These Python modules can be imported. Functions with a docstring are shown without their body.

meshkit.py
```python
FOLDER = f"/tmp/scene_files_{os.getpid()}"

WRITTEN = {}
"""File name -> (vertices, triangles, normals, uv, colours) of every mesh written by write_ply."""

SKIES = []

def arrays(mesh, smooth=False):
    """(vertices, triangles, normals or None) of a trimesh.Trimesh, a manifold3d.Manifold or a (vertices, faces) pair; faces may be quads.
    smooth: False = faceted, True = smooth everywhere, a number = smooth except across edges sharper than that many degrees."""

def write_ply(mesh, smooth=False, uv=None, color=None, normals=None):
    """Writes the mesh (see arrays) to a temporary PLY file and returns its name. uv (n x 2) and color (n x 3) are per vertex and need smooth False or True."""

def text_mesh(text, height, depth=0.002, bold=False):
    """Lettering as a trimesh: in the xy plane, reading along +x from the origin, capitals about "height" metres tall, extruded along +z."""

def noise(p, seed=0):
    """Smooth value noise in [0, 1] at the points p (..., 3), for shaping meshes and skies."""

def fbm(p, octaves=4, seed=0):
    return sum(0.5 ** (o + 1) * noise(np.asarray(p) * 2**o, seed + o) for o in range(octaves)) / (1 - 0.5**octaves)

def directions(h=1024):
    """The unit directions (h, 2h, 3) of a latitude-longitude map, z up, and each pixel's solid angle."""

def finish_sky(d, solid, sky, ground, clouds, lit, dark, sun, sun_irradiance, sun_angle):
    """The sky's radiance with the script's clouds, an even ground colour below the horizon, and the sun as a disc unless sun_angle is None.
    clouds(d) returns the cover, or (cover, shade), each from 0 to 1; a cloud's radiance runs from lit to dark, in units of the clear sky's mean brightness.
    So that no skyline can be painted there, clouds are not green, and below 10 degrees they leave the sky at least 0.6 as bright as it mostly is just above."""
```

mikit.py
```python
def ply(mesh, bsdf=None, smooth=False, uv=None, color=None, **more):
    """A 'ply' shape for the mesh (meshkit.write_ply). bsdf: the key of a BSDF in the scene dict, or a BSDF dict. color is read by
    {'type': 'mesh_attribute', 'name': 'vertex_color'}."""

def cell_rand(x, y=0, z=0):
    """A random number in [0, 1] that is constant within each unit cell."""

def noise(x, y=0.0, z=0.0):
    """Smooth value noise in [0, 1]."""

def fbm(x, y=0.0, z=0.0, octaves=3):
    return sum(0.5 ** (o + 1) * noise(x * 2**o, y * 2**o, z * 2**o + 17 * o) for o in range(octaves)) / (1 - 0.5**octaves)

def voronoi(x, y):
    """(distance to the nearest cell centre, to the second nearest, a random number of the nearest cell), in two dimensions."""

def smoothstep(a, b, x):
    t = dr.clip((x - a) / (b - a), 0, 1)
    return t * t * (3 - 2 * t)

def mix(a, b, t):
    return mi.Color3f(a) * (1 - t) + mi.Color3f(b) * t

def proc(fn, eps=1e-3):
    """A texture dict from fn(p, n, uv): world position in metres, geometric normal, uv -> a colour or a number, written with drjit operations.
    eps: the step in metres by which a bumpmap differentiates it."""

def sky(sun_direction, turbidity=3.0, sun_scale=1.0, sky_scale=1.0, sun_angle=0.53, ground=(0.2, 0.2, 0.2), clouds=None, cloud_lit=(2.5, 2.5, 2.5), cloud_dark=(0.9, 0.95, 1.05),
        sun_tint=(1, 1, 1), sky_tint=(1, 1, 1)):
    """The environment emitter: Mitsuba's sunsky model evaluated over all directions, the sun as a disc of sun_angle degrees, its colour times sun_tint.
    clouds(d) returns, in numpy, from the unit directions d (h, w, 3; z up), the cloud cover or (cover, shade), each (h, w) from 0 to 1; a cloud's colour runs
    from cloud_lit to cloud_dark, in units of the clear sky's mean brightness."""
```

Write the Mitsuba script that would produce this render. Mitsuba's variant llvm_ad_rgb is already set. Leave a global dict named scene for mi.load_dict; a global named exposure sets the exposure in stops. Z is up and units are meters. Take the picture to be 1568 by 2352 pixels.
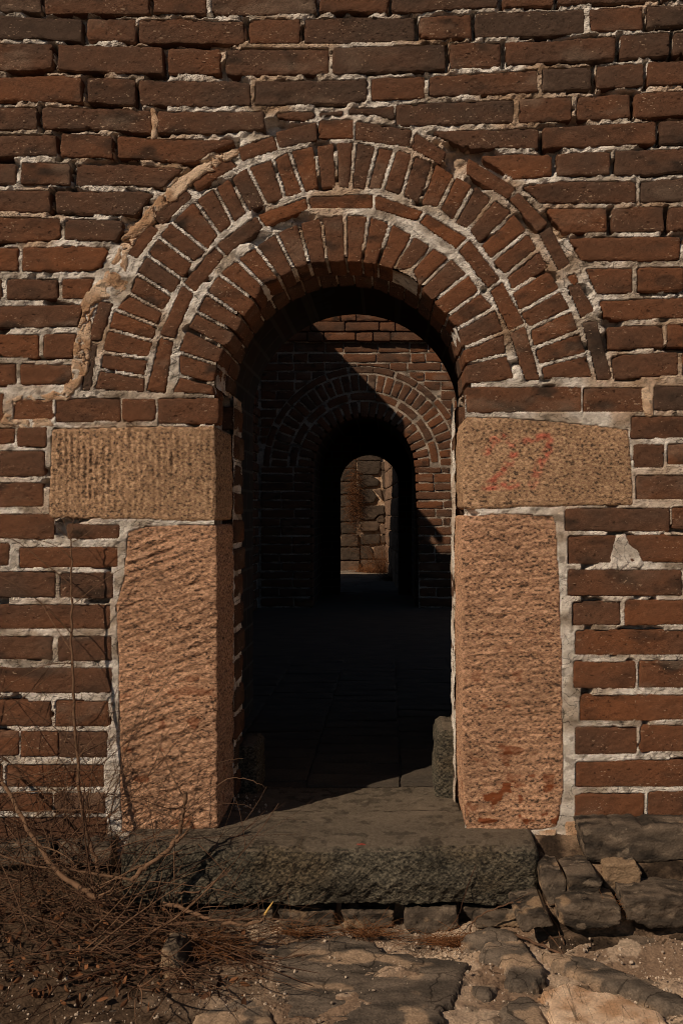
import math, random
import numpy as np
import drjit as dr
import trimesh, shapely
import mitsuba as mi
import mikit
from meshkit import noise as mnoise, fbm as mfbm
from mikit import proc, noise, fbm, voronoi, cell_rand, smoothstep, mix
from shapely.geometry import Polygon, LineString, Point, box as sbox
from shapely.ops import unary_union
from scipy.spatial import Delaunay

T = mi.ScalarTransform4f
scene, labels = {}, {}

# ------------------------------------------------------------------ camera, sky, exposure
S, D, EYE = 0.0015, 3.43, 1.37          # metres per unit at the gate wall, camera distance, eye height
CX, CY = 890.0, 1176.0                  # the survey units' vanishing point
FOV = 2 * math.degrees(math.atan(784 * S / D))
scene['camera'] = {'type': 'perspective', 'fov': FOV, 'fov_axis': 'x', 'near_clip': 0.05, 'far_clip': 300.0,
                   'principal_point_offset_x': -106 / 1568.0, 'principal_point_offset_y': 0.0,
                   'to_world': T().look_at(origin=[0, -D, EYE], target=[0, 0, EYE], up=[0, 0, 1])}
SUN = (-0.86, -1.0, 0.95)
scene['sky'] = mikit.sky(SUN, turbidity=3, sun_tint=(1.03, 0.985, 1.0), sky_tint=(1.0, 0.98, 0.92), sky_scale=0.40, ground=(0.12, 0.10, 0.08))
exposure = 0.85


def W(fx, fy, r=1.0):
    """survey units on the upright plane at relative distance r -> (x, y, z)"""
    return np.array([(fx - CX) * S * r, D * (r - 1), EYE + (CY - fy) * S * r])


# ------------------------------------------------------------------ materials
def plain(col, rough=0.9, spec=0.25):
    return {'type': 'principled', 'base_color': col, 'roughness': rough, 'specular': spec}


def mat(name, fn, bump=None, scale=0.002, rough=0.9, spec=0.25, eps=1e-3):
    b = plain(proc(fn), rough, spec)
    if bump is not None:
        b = {'type': 'bumpmap', 'height': proc(bump, eps), 'scale': scale, 'bsdf': b}
    scene[name] = {'type': 'twosided', 'bsdf': b}


def C(*c):
    return mi.Color3f(*c)


def brick_col(p, n, uv):
    q = p + uv.y * 3.1
    t = uv.x
    base = mix(C(.084, .056, .043), C(.192, .080, .039), dr.clip(t + (fbm(q.x * 7, q.y * 7, q.z * 9) - .5) * .8, 0, 1))
    soot = smoothstep(.52, .78, fbm(q.x * 11 + 9, q.y * 11, q.z * 16, octaves=4))
    base = mix(base, C(.030, .023, .019), soot * (.35 + .6 * uv.y))
    g = noise(p.x * 300, p.y * 300, p.z * 300)
    g2 = fbm(p.x * 95, p.y * 95, p.z * 110)
    base = base * (.50 + .60 * g + .44 * g2)
    pit = smoothstep(.74, .84, noise(p.x * 150, p.y * 150, p.z * 160) * .7 + .3 * noise(p.x * 60, p.y * 60, p.z * 60))
    base = base * (1 - .55 * pit)
    lime = smoothstep(.825, .875, noise(p.x * 170 + 5, p.y * 170, p.z * 210)) * smoothstep(.45, .62, fbm(q.x * 16, q.y * 16, q.z * 22 + 4))
    bloom = smoothstep(.55, .75, fbm(q.x * 6 + 21, q.y * 6, q.z * 10, octaves=4)) * smoothstep(.25, .9, uv.y)
    base = mix(base, C(.27, .205, .16) * (.6 + .7 * g), bloom * .42)
    return mix(base, C(.50, .38, .28), lime * .75)


def brick_bump(p, n, uv):
    pit = smoothstep(.74, .84, noise(p.x * 150, p.y * 150, p.z * 160) * .7 + .3 * noise(p.x * 60, p.y * 60, p.z * 60))
    return .8 * fbm(p.x * 95, p.y * 95, p.z * 115, octaves=3) + .6 * noise(p.x * 38, p.y * 38, p.z * 55) + .3 * noise(p.x * 260, p.y * 260, p.z * 260) - .4 * pit


def mortar_col(p, n, uv):
    a = fbm(p.x * 14, p.y * 14, p.z * 20)
    base = mix(C(.62, .585, .54), C(.94, .92, .885), smoothstep(.3, .62, a))
    sandy = smoothstep(.50, .68, fbm(p.x * 5 + 3, p.y * 5, p.z * 5 + 7))
    hi = smoothstep(.9, 1.9, p.z)
    base = mix(base, C(.52, .35, .22), sandy * (.25 + .45 * hi))
    g = noise(p.x * 230, p.y * 230, p.z * 230)
    base = base * (.72 + .42 * g)
    f1, f2, w = voronoi(p.x * 26 + noise(p.x * 40, p.z * 40), p.z * 26 + noise(p.x * 40 + 7, p.z * 40))
    crack = (1 - smoothstep(.015, .06, f2 - f1)) * smoothstep(.45, .6, noise(p.x * 9, 3.0, p.z * 9))
    dirt = smoothstep(.56, .74, fbm(p.x * 30 + 8, p.y * 30, p.z * 34, octaves=4))
    grime = smoothstep(.48, .70, fbm(p.x * 7 + 31, p.y * 7, p.z * 9, octaves=4))
    base = mix(base, base * C(.62, .56, .50), grime)
    base = mix(base, C(.12, .09, .065), dirt * .6)
    return base * (1 - .75 * crack)


def old_mortar_col(p, n, uv):
    c = mix(C(.34, .29, .245), C(.64, .56, .48), smoothstep(.3, .68, fbm(p.x * 9, p.y * 9, p.z * 12, octaves=4)))
    dirt = smoothstep(.50, .70, fbm(p.x * 13 + 8, p.y * 13, p.z * 17, octaves=4))
    return mix(c, C(.09, .07, .055), dirt * .8) * (.7 + .5 * noise(p.x * 90, p.y * 90, p.z * 90))


def mortar_bump(p, n, uv):
    return fbm(p.x * 90, p.y * 90, p.z * 90) + .8 * noise(p.x * 280, p.y * 280, p.z * 280)


def step_bump(p, n, uv):
    return fbm(p.x * 55, p.y * 55, p.z * 55, octaves=4) + .7 * noise(p.x * 210, p.y * 210, p.z * 210)


def clay_col(p, n, uv):
    a = fbm(p.x * 18, p.y * 18, p.z * 18)
    base = mix(C(.50, .32, .20), C(.80, .63, .48), smoothstep(.3, .68, a))
    f1, f2, w = voronoi(p.x * 30 + noise(p.x * 60, p.z * 60), p.z * 30 + noise(p.x * 50 + 7, p.z * 50))
    crack = (1 - smoothstep(.01, .05, f2 - f1))
    g = noise(p.x * 240, p.y * 240, p.z * 240)
    return base * (.72 + .42 * g) * (1 - .55 * crack)


def tooled(p, upright):
    if upright:
        return noise(p.x * 120 + 3 * noise(p.x * 20, p.y * 20, p.z * 20), p.y * 120, p.z * 22)
    return noise((p.x + p.y) * 38, p.y * 38, (p.z - .16 * p.x) * 105 + 3 * noise(p.x * 20, p.y * 20, p.z * 20))


def grain(p, light, mid, dark, tool=None):
    a = .6 * noise(p.x * 130, p.y * 130, p.z * 140) + .4 * noise(p.x * 290, p.y * 290, p.z * 290)
    if tool is not None:
        a = .80 * a + .20 * tool
    c = mix(dark, mid, smoothstep(.28, .47, a))
    c = mix(c, light, smoothstep(.50, .68, a))
    k = noise(p.x * 330 + 9, p.y * 330, p.z * 330)
    return c * (.75 + .45 * k)


def granite_col(p, n, uv):
    c = grain(p, C(.69, .452, .308), C(.442, .258, .165), C(.088, .058, .042), tooled(p, False))
    soft = fbm(p.x * 4, p.y * 4, p.z * 4)
    c = c * (.74 + .5 * soft)
    rust = smoothstep(.60, .70, fbm(p.x * 22 + 4, p.y * 22, p.z * 26)) * smoothstep(.62, .42, p.z) * smoothstep(.26, .32, p.x)
    rust2 = smoothstep(.66, .74, fbm(p.x * 18, p.y * 18, p.z * 20 + 5)) * smoothstep(1.2, .6, p.z)
    return mix(c, C(.22, .06, .018), dr.clip(rust * .95 + rust2 * .6, 0, 1))


def granite_top_col(p, n, uv):
    c = grain(p, C(.62, .44, .295), C(.40, .252, .156), C(.090, .063, .045), tooled(p, True))
    return c * (.74 + .5 * fbm(p.x * 4, p.y * 4, p.z * 4))


STROKES = []
for pts in ([(1118, 1038), (1130, 1012), (1156, 1003), (1179, 1016), (1180, 1044), (1160, 1075), (1132, 1106), (1118, 1119)], [(1118, 1119), (1184, 1112)],
            [(1208, 1011), (1264, 1000), (1259, 1030), (1240, 1064), (1222, 1114)]):
    w = [W(*q) for q in pts]
    STROKES += [(a[0], a[2], b[0], b[2]) for a, b in zip(w[:-1], w[1:])]


def granite_paint_col(p, n, uv):
    c = granite_top_col(p, n, uv)
    d = mi.Float(9)
    for ax, az, bx, bz in STROKES:
        ux, uz = bx - ax, bz - az
        t = dr.clip(((p.x - ax) * ux + (p.z - az) * uz) / (ux * ux + uz * uz), 0, 1)
        d = dr.minimum(d, dr.sqrt(dr.square(p.x - ax - t * ux) + dr.square(p.z - az - t * uz)))
    m = .72 * smoothstep(.022, .003, d + .012 * (fbm(p.x * 40, p.z * 40) - .5)) * smoothstep(.30, .66, fbm(p.x * 60, p.y * 60, p.z * 60))
    return mix(c, c * C(1.12, .30, .33), m)


def pillar_bump(p, n, uv):
    return 0.40 * tooled(p, False) + granite_bump(p, n, uv)


def granite_bump(p, n, uv):
    return .7 * noise(p.x * 170, p.y * 170, p.z * 190) + .6 * noise(p.x * 310, p.y * 310, p.z * 310) + .5 * fbm(p.x * 60, p.y * 60, p.z * 60)


def step_col(p, n, uv):
    c = grain(p, C(.145, .132, .102), C(.070, .065, .051), C(.024, .023, .020))
    brown = smoothstep(.45, .65, fbm(p.x * 3, p.y * 3, p.z * 5 + 2))
    c = mix(c, c * C(1.08, .96, .84), brown)
    c = c * (.6 + .8 * fbm(p.x * 6, p.y * 6, p.z * 9))
    worn = smoothstep(.6, .95, n.z) * .75
    top = C(.132, .109, .086) * (.6 + .4 * noise(p.x * 220, p.y * 220) + .5 * fbm(p.x * 7, p.y * 12, 2.0, octaves=4))
    dab = smoothstep(.016, .006, dr.sqrt(dr.square(p.x + .088) + dr.square(2.2 * (p.y + .128))) + .012 * (noise(p.x * 150, p.y * 150) - .5))
    scuff = smoothstep(.55, .72, fbm(p.x * 16, p.y * 30, 4.0, octaves=4))
    top = mix(top, C(.21, .175, .14), scuff * .45)
    top = top * (1 - .5 * smoothstep(.56, .70, fbm(p.x * 24 + 6, p.y * 24, 9.0, octaves=4)))
    return mix(mix(c, top, worn), C(.42, .07, .05), dab * worn)


def slate_col(p, n, uv):
    q = p + uv.y * 2.3
    lay = fbm(q.x * 9, q.y * 34, q.z * 30, octaves=4)
    base = mix(C(.034, .029, .025), C(.160, .128, .100), smoothstep(.25, .75, lay))
    scuff = smoothstep(.60, .72, fbm(q.x * 30 + 3, q.y * 60, q.z * 40, octaves=4))
    base = mix(base, C(.27, .22, .17), scuff * .6)
    blot = smoothstep(.55, .70, fbm(q.x * 26 + 13, q.y * 26, q.z * 26, octaves=4))
    base = base * (1 - .5 * blot)
    tan = smoothstep(.66 - .3 * uv.x, .76 - .3 * uv.x, fbm(q.x * 10 + 3, q.y * 12, q.z * 10, octaves=4)) * .75
    base = mix(base, C(.36, .255, .165), dr.clip(tan, 0, 1))
    g = noise(p.x * 240, p.y * 240, p.z * 240)
    return base * (.7 + .5 * g)


def bedrock_col(p, n, uv):
    q = p + uv.y * 2.3
    lay = fbm(q.x * 8, q.y * 26, q.z * 20, octaves=4)
    base = mix(C(.062, .054, .047), C(.215, .178, .145), smoothstep(.22, .78, lay))
    tan = smoothstep(.62 - .3 * uv.x, .74 - .3 * uv.x, fbm(q.x * 9 + 3, q.y * 12, q.z * 8, octaves=4))
    base = mix(base, C(.46, .34, .24), tan * .8)
    f1, f2, w = voronoi(p.x * 7 + .6 * fbm(p.x * 14, p.y * 14, 1.0), p.y * 11 + .6 * fbm(p.x * 14, p.y * 14, 5.0))
    crack = (1 - smoothstep(.01, .045, f2 - f1)) * smoothstep(.42, .55, noise(p.x * 5, p.y * 5, 2.0))
    g = noise(p.x * 240, p.y * 240, p.z * 240)
    return base * (.62 + .62 * g) * (1 - .6 * crack)


def slate_bump(p, n, uv):
    return fbm(p.x * 22, p.y * 80, p.z * 60, octaves=4) + .4 * noise(p.x * 200, p.y * 200, p.z * 200)


def ground_col(p, n, uv):
    a = fbm(p.x * 5, p.y * 7, 1.0, octaves=4)
    tan = mix(C(.28, .20, .145), C(.58, .455, .345), smoothstep(.35, .68, a))
    soil = mix(C(.055, .038, .028), C(.135, .095, .066), fbm(p.x * 30, p.y * 30, 4.0, octaves=4))
    f = smoothstep(-.55, -.15, p.x + .5 * (fbm(p.x * 6, p.y * 6, 3.0) - .5) + .12)
    c = mix(soil, tan, f)
    rub = smoothstep(.53, .60, fbm(p.x * 11 + 4, p.y * 17, 2.0, octaves=4))
    c = mix(c, C(.150, .122, .098) * (.6 + .9 * fbm(p.x * 30, p.y * 50, 6.0)), rub * .8 * f)
    pale = smoothstep(.60, .68, fbm(p.x * 8 + 14, p.y * 12, 8.0, octaves=4))
    c = mix(c, C(.62, .50, .39), pale * .6 * f)
    f1, f2, w = voronoi(p.x * 6 + .7 * fbm(p.x * 15, p.y * 15, 1.0), p.y * 9 + .7 * fbm(p.x * 15, p.y * 15, 5.0))
    c = c * (1 - .65 * (1 - smoothstep(.01, .05, f2 - f1)) * smoothstep(.40, .52, noise(p.x * 5, p.y * 5, 3.0)))
    g = noise(p.x * 210, p.y * 210, p.z * 210)
    return c * (.62 + .6 * g)


def dust_col(p, n, uv):
    c = mix(C(.12, .11, .10), C(.34, .29, .24), fbm(p.x * 3, p.y * 6, 2.0, octaves=4))
    return c * (.7 + .5 * noise(p.x * 60, p.y * 60, p.z * 60))


def soil_col(p, n, uv):
    c = mix(C(.045, .033, .025), C(.30, .215, .15), smoothstep(.40, .78, fbm(p.x * 16, p.y * 16, p.z * 16, octaves=4)))
    return c * (.6 + .6 * noise(p.x * 210, p.y * 210, p.z * 210))


def ground_bump(p, n, uv):
    return fbm(p.x * 60, p.y * 60, p.z * 60, octaves=4) + .5 * noise(p.x * 220, p.y * 220, p.z * 220)


def paving_col(p, n, uv):
    q = p + uv.y * 4
    base = mix(C(.055, .050, .045), C(.110, .092, .074), fbm(q.x * 8, q.y * 14, 1.0, octaves=4))
    return base * (.75 + .5 * noise(p.x * 200, p.y * 200, p.z * 200))


def brickwork_col(p, n, uv):
    """coursed brick for surfaces too dark or too far to tell the pieces apart"""
    h = dr.select(dr.abs(n.x) > .7, p.y, p.x)
    row = dr.floor(p.z / .106)
    u = h / .26 + .5 * (row - 2 * dr.floor(row / 2))
    fz, fu = p.z / .106 - row, u - dr.floor(u)
    j = dr.maximum(1 - smoothstep(.04, .09, dr.minimum(fz, 1 - fz)), 1 - smoothstep(.02, .045, dr.minimum(fu, 1 - fu)))
    r = cell_rand(dr.floor(u), row, 3)
    base = mix(C(.050, .040, .034), C(.090, .056, .040), r) * (.7 + .6 * fbm(p.x * 20, p.y * 20, p.z * 20))  # dark base tones put some of the passage shade into the brick colour
    return mix(base, C(.16, .145, .12), j * .5)


def old_stone_col(p, n, uv):
    q = p + uv.y * 5
    base = mix(C(.050, .045, .039), C(.175, .122, .090), uv.x)
    base = base * (.45 + .9 * fbm(q.x * 14, q.y * 14, q.z * 18, octaves=4))
    return base * (.75 + .5 * noise(p.x * 90, p.y * 90, p.z * 90))


def wood_col(p, n, uv):
    base = mix(C(.060, .027, .018), C(.210, .130, .083), uv.x)
    return base * (.7 + .6 * noise(p.x * 60, p.y * 60, p.z * 60))


def leaf_col(p, n, uv):
    return mix(C(.07, .034, .020), C(.27, .125, .06), uv.x)


mat('brick_clay', brick_col, brick_bump, .0040, spec=.2)
mat('lime_mortar', mortar_col, mortar_bump, .006, spec=.1)
mat('old_mortar', old_mortar_col, mortar_bump, .012, spec=.1)
mat('clay_mortar', clay_col, mortar_bump, .005, spec=.1)
mat('pink_granite', granite_col, pillar_bump, .006, spec=.3)
mat('tan_granite', granite_top_col, granite_bump, .006, spec=.3)
mat('painted_granite', granite_paint_col, granite_bump, .006, spec=.3)
mat('dark_granite', step_col, step_bump, .0060, spec=.3)
mat('slate', slate_col, slate_bump, .006, spec=.3)
mat('bedrock', bedrock_col, slate_bump, .005, spec=.25)
mat('dirt', ground_col, ground_bump, .006, spec=.1)
mat('dust', dust_col, ground_bump, .02, spec=.1)
mat('soil', soil_col, ground_bump, .010, spec=.1)
mat('paving_clay', paving_col, ground_bump, .003, spec=.25)
mat('brickwork', brickwork_col)
mat('old_stone', old_stone_col, ground_bump, .010)
mat('dry_wood', wood_col)
mat('dry_leaf', leaf_col)

# ------------------------------------------------------------------ helpers
rng = np.random.default_rng(7)
used = {}


def key_for(base):
    k = used.get(base, 0)
    used[base] = k + 1
    return base if k == 0 else f'{base}_{k:03d}'


def put(base, mesh, m, uv=None, smooth=True):
    key = key_for(base)
    v, f = (mesh.vertices, mesh.faces) if hasattr(mesh, 'faces') else mesh
    v = np.asarray(v, float)
    if uv is None:
        uv = (.5, .5)
    uva = np.tile(np.asarray(uv, float), (len(v), 1)) if np.ndim(uv) == 1 else np.asarray(uv)
    scene[key] = mikit.ply((v, np.asarray(f, int)), m, smooth=smooth, uv=uva)
    return key


def tell(key, label, cat=None, group=None, kind=None):
    labels[key] = {k: v for k, v in (('label', label), ('category', cat), ('group', group), ('kind', kind)) if v}


def densify(ring, sp):
    p = np.asarray(ring)
    out = []
    for a, b in zip(p[:-1], p[1:]):
        n = max(1, int(round(np.hypot(*(b - a)) / sp)))
        out.append(a + (b - a) * (np.arange(n) / n)[:, None])
    return np.vstack(out)


def n2(pts, f, seed):
    p = np.column_stack([pts * f, np.full(len(pts), seed * .37)])
    return mnoise(p, seed) - .5


def face(poly, sp=.007, r=.008, depth=.06, rough=.004, wob=.003, tilt=.003, corner=.01, seed=0, extra=None, rings=1, bigrough=None):
    """A piece with an uneven worn face: outline poly in metres (u, v), face towards +w. Returns (vertices uvw, faces)."""
    g = poly.buffer(-corner, join_style='mitre').buffer(corner, quad_segs=3) if corner else poly
    if g.is_empty or g.geom_type != 'Polygon':
        g = poly if poly.geom_type == 'Polygon' else max(poly.geoms, key=lambda x: x.area)
    b = densify(g.exterior.coords, sp)
    if wob:
        b = b + wob * 2 * np.column_stack([n2(b, 22, seed) + .7 * n2(b, 60, seed + 1) + .5 * n2(b, 130, seed + 4), n2(b, 22, seed + 2) + .7 * n2(b, 60, seed + 3) + .5 * n2(b, 130, seed + 6)])
        g = Polygon(b)
        if not g.is_valid:
            g = g.buffer(0)
            if g.geom_type != 'Polygon':
                g = max(g.geoms, key=lambda x: x.area)
            b = np.asarray(g.exterior.coords)[:-1]
    if not g.exterior.is_ccw:
        b = b[::-1]
    x0, y0, x1, y1 = g.bounds
    nx, ny = max(2, int((x1 - x0) / sp)), max(2, int((y1 - y0) / sp))
    X, Y = np.meshgrid(np.linspace(x0, x1, nx + 1), np.linspace(y0, y1, ny + 1))
    X[1::2] += .5 * (x1 - x0) / nx
    q = np.column_stack([X.ravel(), Y.ravel()])
    jr = np.random.default_rng(seed + 5)
    q = q + jr.uniform(-.2, .2, q.shape) * sp
    inner = g.buffer(-sp * .45)
    q = q[shapely.contains_xy(inner, q[:, 0], q[:, 1])] if not inner.is_empty else q[:0]
    ringin = g.buffer(-r * .35)                      # one loop close to the edge so that the rounding shows
    if not ringin.is_empty and ringin.geom_type == 'Polygon' and sp > r * .35:
        e = densify(ringin.exterior.coords, sp)
        q = np.vstack([q[shapely.contains_xy(g.buffer(-r * .35 - sp * .4), q[:, 0], q[:, 1])], e]) if len(q) else e
    pts = np.vstack([b, q])
    tri = Delaunay(pts).simplices
    cen = pts[tri].mean(1)
    tri = tri[shapely.contains_xy(g.buffer(1e-5), cen[:, 0], cen[:, 1])]
    a, bb, c = pts[tri[:, 0]], pts[tri[:, 1]], pts[tri[:, 2]]
    area = np.cross(bb - a, c - a)
    tri[area < 0] = tri[area < 0][:, ::-1]
    tri = tri[np.abs(area) > 1e-10]
    d = shapely.distance(shapely.points(pts), g.exterior)
    t = np.clip(d / r, 0, 1)
    w = -r * (1 - np.sqrt(np.clip(1 - (1 - t) ** 2, 0, 1)))
    m = np.clip(d / (2 * r), 0.25, 1)
    big = rough if bigrough is None else bigrough
    w = w + m * (big * 2 * n2(pts, 14, seed + 7) + rough * (1.2 * n2(pts, 45, seed + 8) + .8 * n2(pts, 100, seed + 9)))
    cc = pts.mean(0)
    tv = jr.uniform(-1, 1, 2)
    ext = max(x1 - x0, y1 - y0)
    w = w + tilt * ((pts - cc) @ tv) / ext * 2
    if extra is not None:
        w = w + m * extra(pts)
    v = [np.column_stack([pts, w])]
    nb = len(b)
    ids = np.arange(nb)
    faces = [tri]
    for k in range(rings):
        vv = np.column_stack([b, np.where(True, w[:nb] - depth * (k + 1) / rings, 0)])
        if rings > 1 and k < rings - 1:
            vv[:, :2] += rough * np.column_stack([n2(vv[:, :2] + vv[:, 2:], 50, seed), n2(vv[:, :2] - vv[:, 2:], 50, seed + 1)])
        base = sum(len(x) for x in v)
        prev = ids
        cur = base + np.arange(nb)
        nxt = np.roll(np.arange(nb), -1)
        faces.append(np.column_stack([prev, cur, cur[nxt]]))
        faces.append(np.column_stack([prev, cur[nxt], prev[nxt]]))
        v.append(vv)
        ids = cur
    return np.vstack(v), np.vstack(faces)


def front(vf, y0=0.0):
    """(u, v, w) -> world, face towards the camera (-y)"""
    v, f = vf
    return np.column_stack([v[:, 0], y0 - v[:, 2], v[:, 1]]), f


def flat(vf, z0=0.0):
    v, f = vf
    return np.column_stack([v[:, 0], v[:, 1], z0 + v[:, 2]]), f


def fpoly(pts, r=1.0):
    return Polygon([(W(x, y, r)[0], W(x, y, r)[2]) for x, y in pts])


def gpt(fx, fy, z):
    """survey units -> point on the level z (metres)"""
    r = (z - EYE) / ((CY - fy) * S)
    return W(fx, fy, r)[:2]


def gpoly(pts, z):
    return Polygon([gpt(x, y, z) for x, y in pts])


def extrude(poly, y0, y1):
    """upright prism of the (x, z) polygon between y0 and y1, open fronts closed"""
    m = trimesh.creation.extrude_polygon(poly, y1 - y0, engine='earcut')
    v = np.array(m.vertices)
    return np.column_stack([v[:, 0], y0 + v[:, 2], v[:, 1]]), np.asarray(m.faces)[:, ::-1]


def boxm(x0, x1, y0, y1, z0, z1):
    m = trimesh.creation.box(extents=(x1 - x0, y1 - y0, z1 - z0))
    m.apply_translation(((x0 + x1) / 2, (y0 + y1) / 2, (z0 + z1) / 2))
    return np.array(m.vertices), np.array(m.faces)


def join(parts):
    vs, fs, k = [], [], 0
    for v, f in parts:
        vs.append(v)
        fs.append(np.asarray(f) + k)
        k += len(v)
    return np.vstack(vs), np.vstack(fs)


def arch_poly(cx, cz, R, z0, grow=0.0, n=40):
    a = np.linspace(0, math.pi, n)
    return Polygon([(cx + (R + grow) * math.cos(t), cz + (R + grow) * math.sin(t)) for t in a] + [(cx - R - grow, z0), (cx + R + grow, z0)])


def tube(points, radii, sides=5):
    p = np.asarray(points, float)
    t = np.gradient(p, axis=0)
    t /= np.linalg.norm(t, axis=1, keepdims=True) + 1e-12
    a = np.cross(t, np.where(np.abs(t[:, 2:]) < .9, [0, 0, 1.], [1., 0, 0]))
    a /= np.linalg.norm(a, axis=1, keepdims=True) + 1e-12
    b = np.cross(t, a)
    ang = np.arange(sides) * 2 * np.pi / sides
    rr = np.broadcast_to(radii, (len(p),))
    v = p[:, None] + rr[:, None, None] * (np.cos(ang)[None, :, None] * a[:, None] + np.sin(ang)[None, :, None] * b[:, None])
    i, j = np.meshgrid(np.arange(len(p) - 1), np.arange(sides), indexing='ij')
    q = np.stack([i * sides + j, i * sides + (j + 1) % sides, (i + 1) * sides + (j + 1) % sides, (i + 1) * sides + j], -1).reshape(-1, 4)
    f = np.vstack([q[:, [0, 1, 2]], q[:, [0, 2, 3]]])
    n = len(p) * sides
    v = np.vstack([v.reshape(-1, 3), p[:1], p[-1:]])
    k = np.arange(sides)
    f = np.vstack([f, np.column_stack([np.full(sides, n), (k + 1) % sides, k]), np.column_stack([np.full(sides, n + 1), n - sides + k, n - sides + (k + 1) % sides])])
    return v, f


# ------------------------------------------------------------------ THE GATE WALL
GW = 'brick_gate_wall'
tell(GW, 'weathered red brown brick wall around the large front archway with granite jambs', 'wall')

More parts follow.
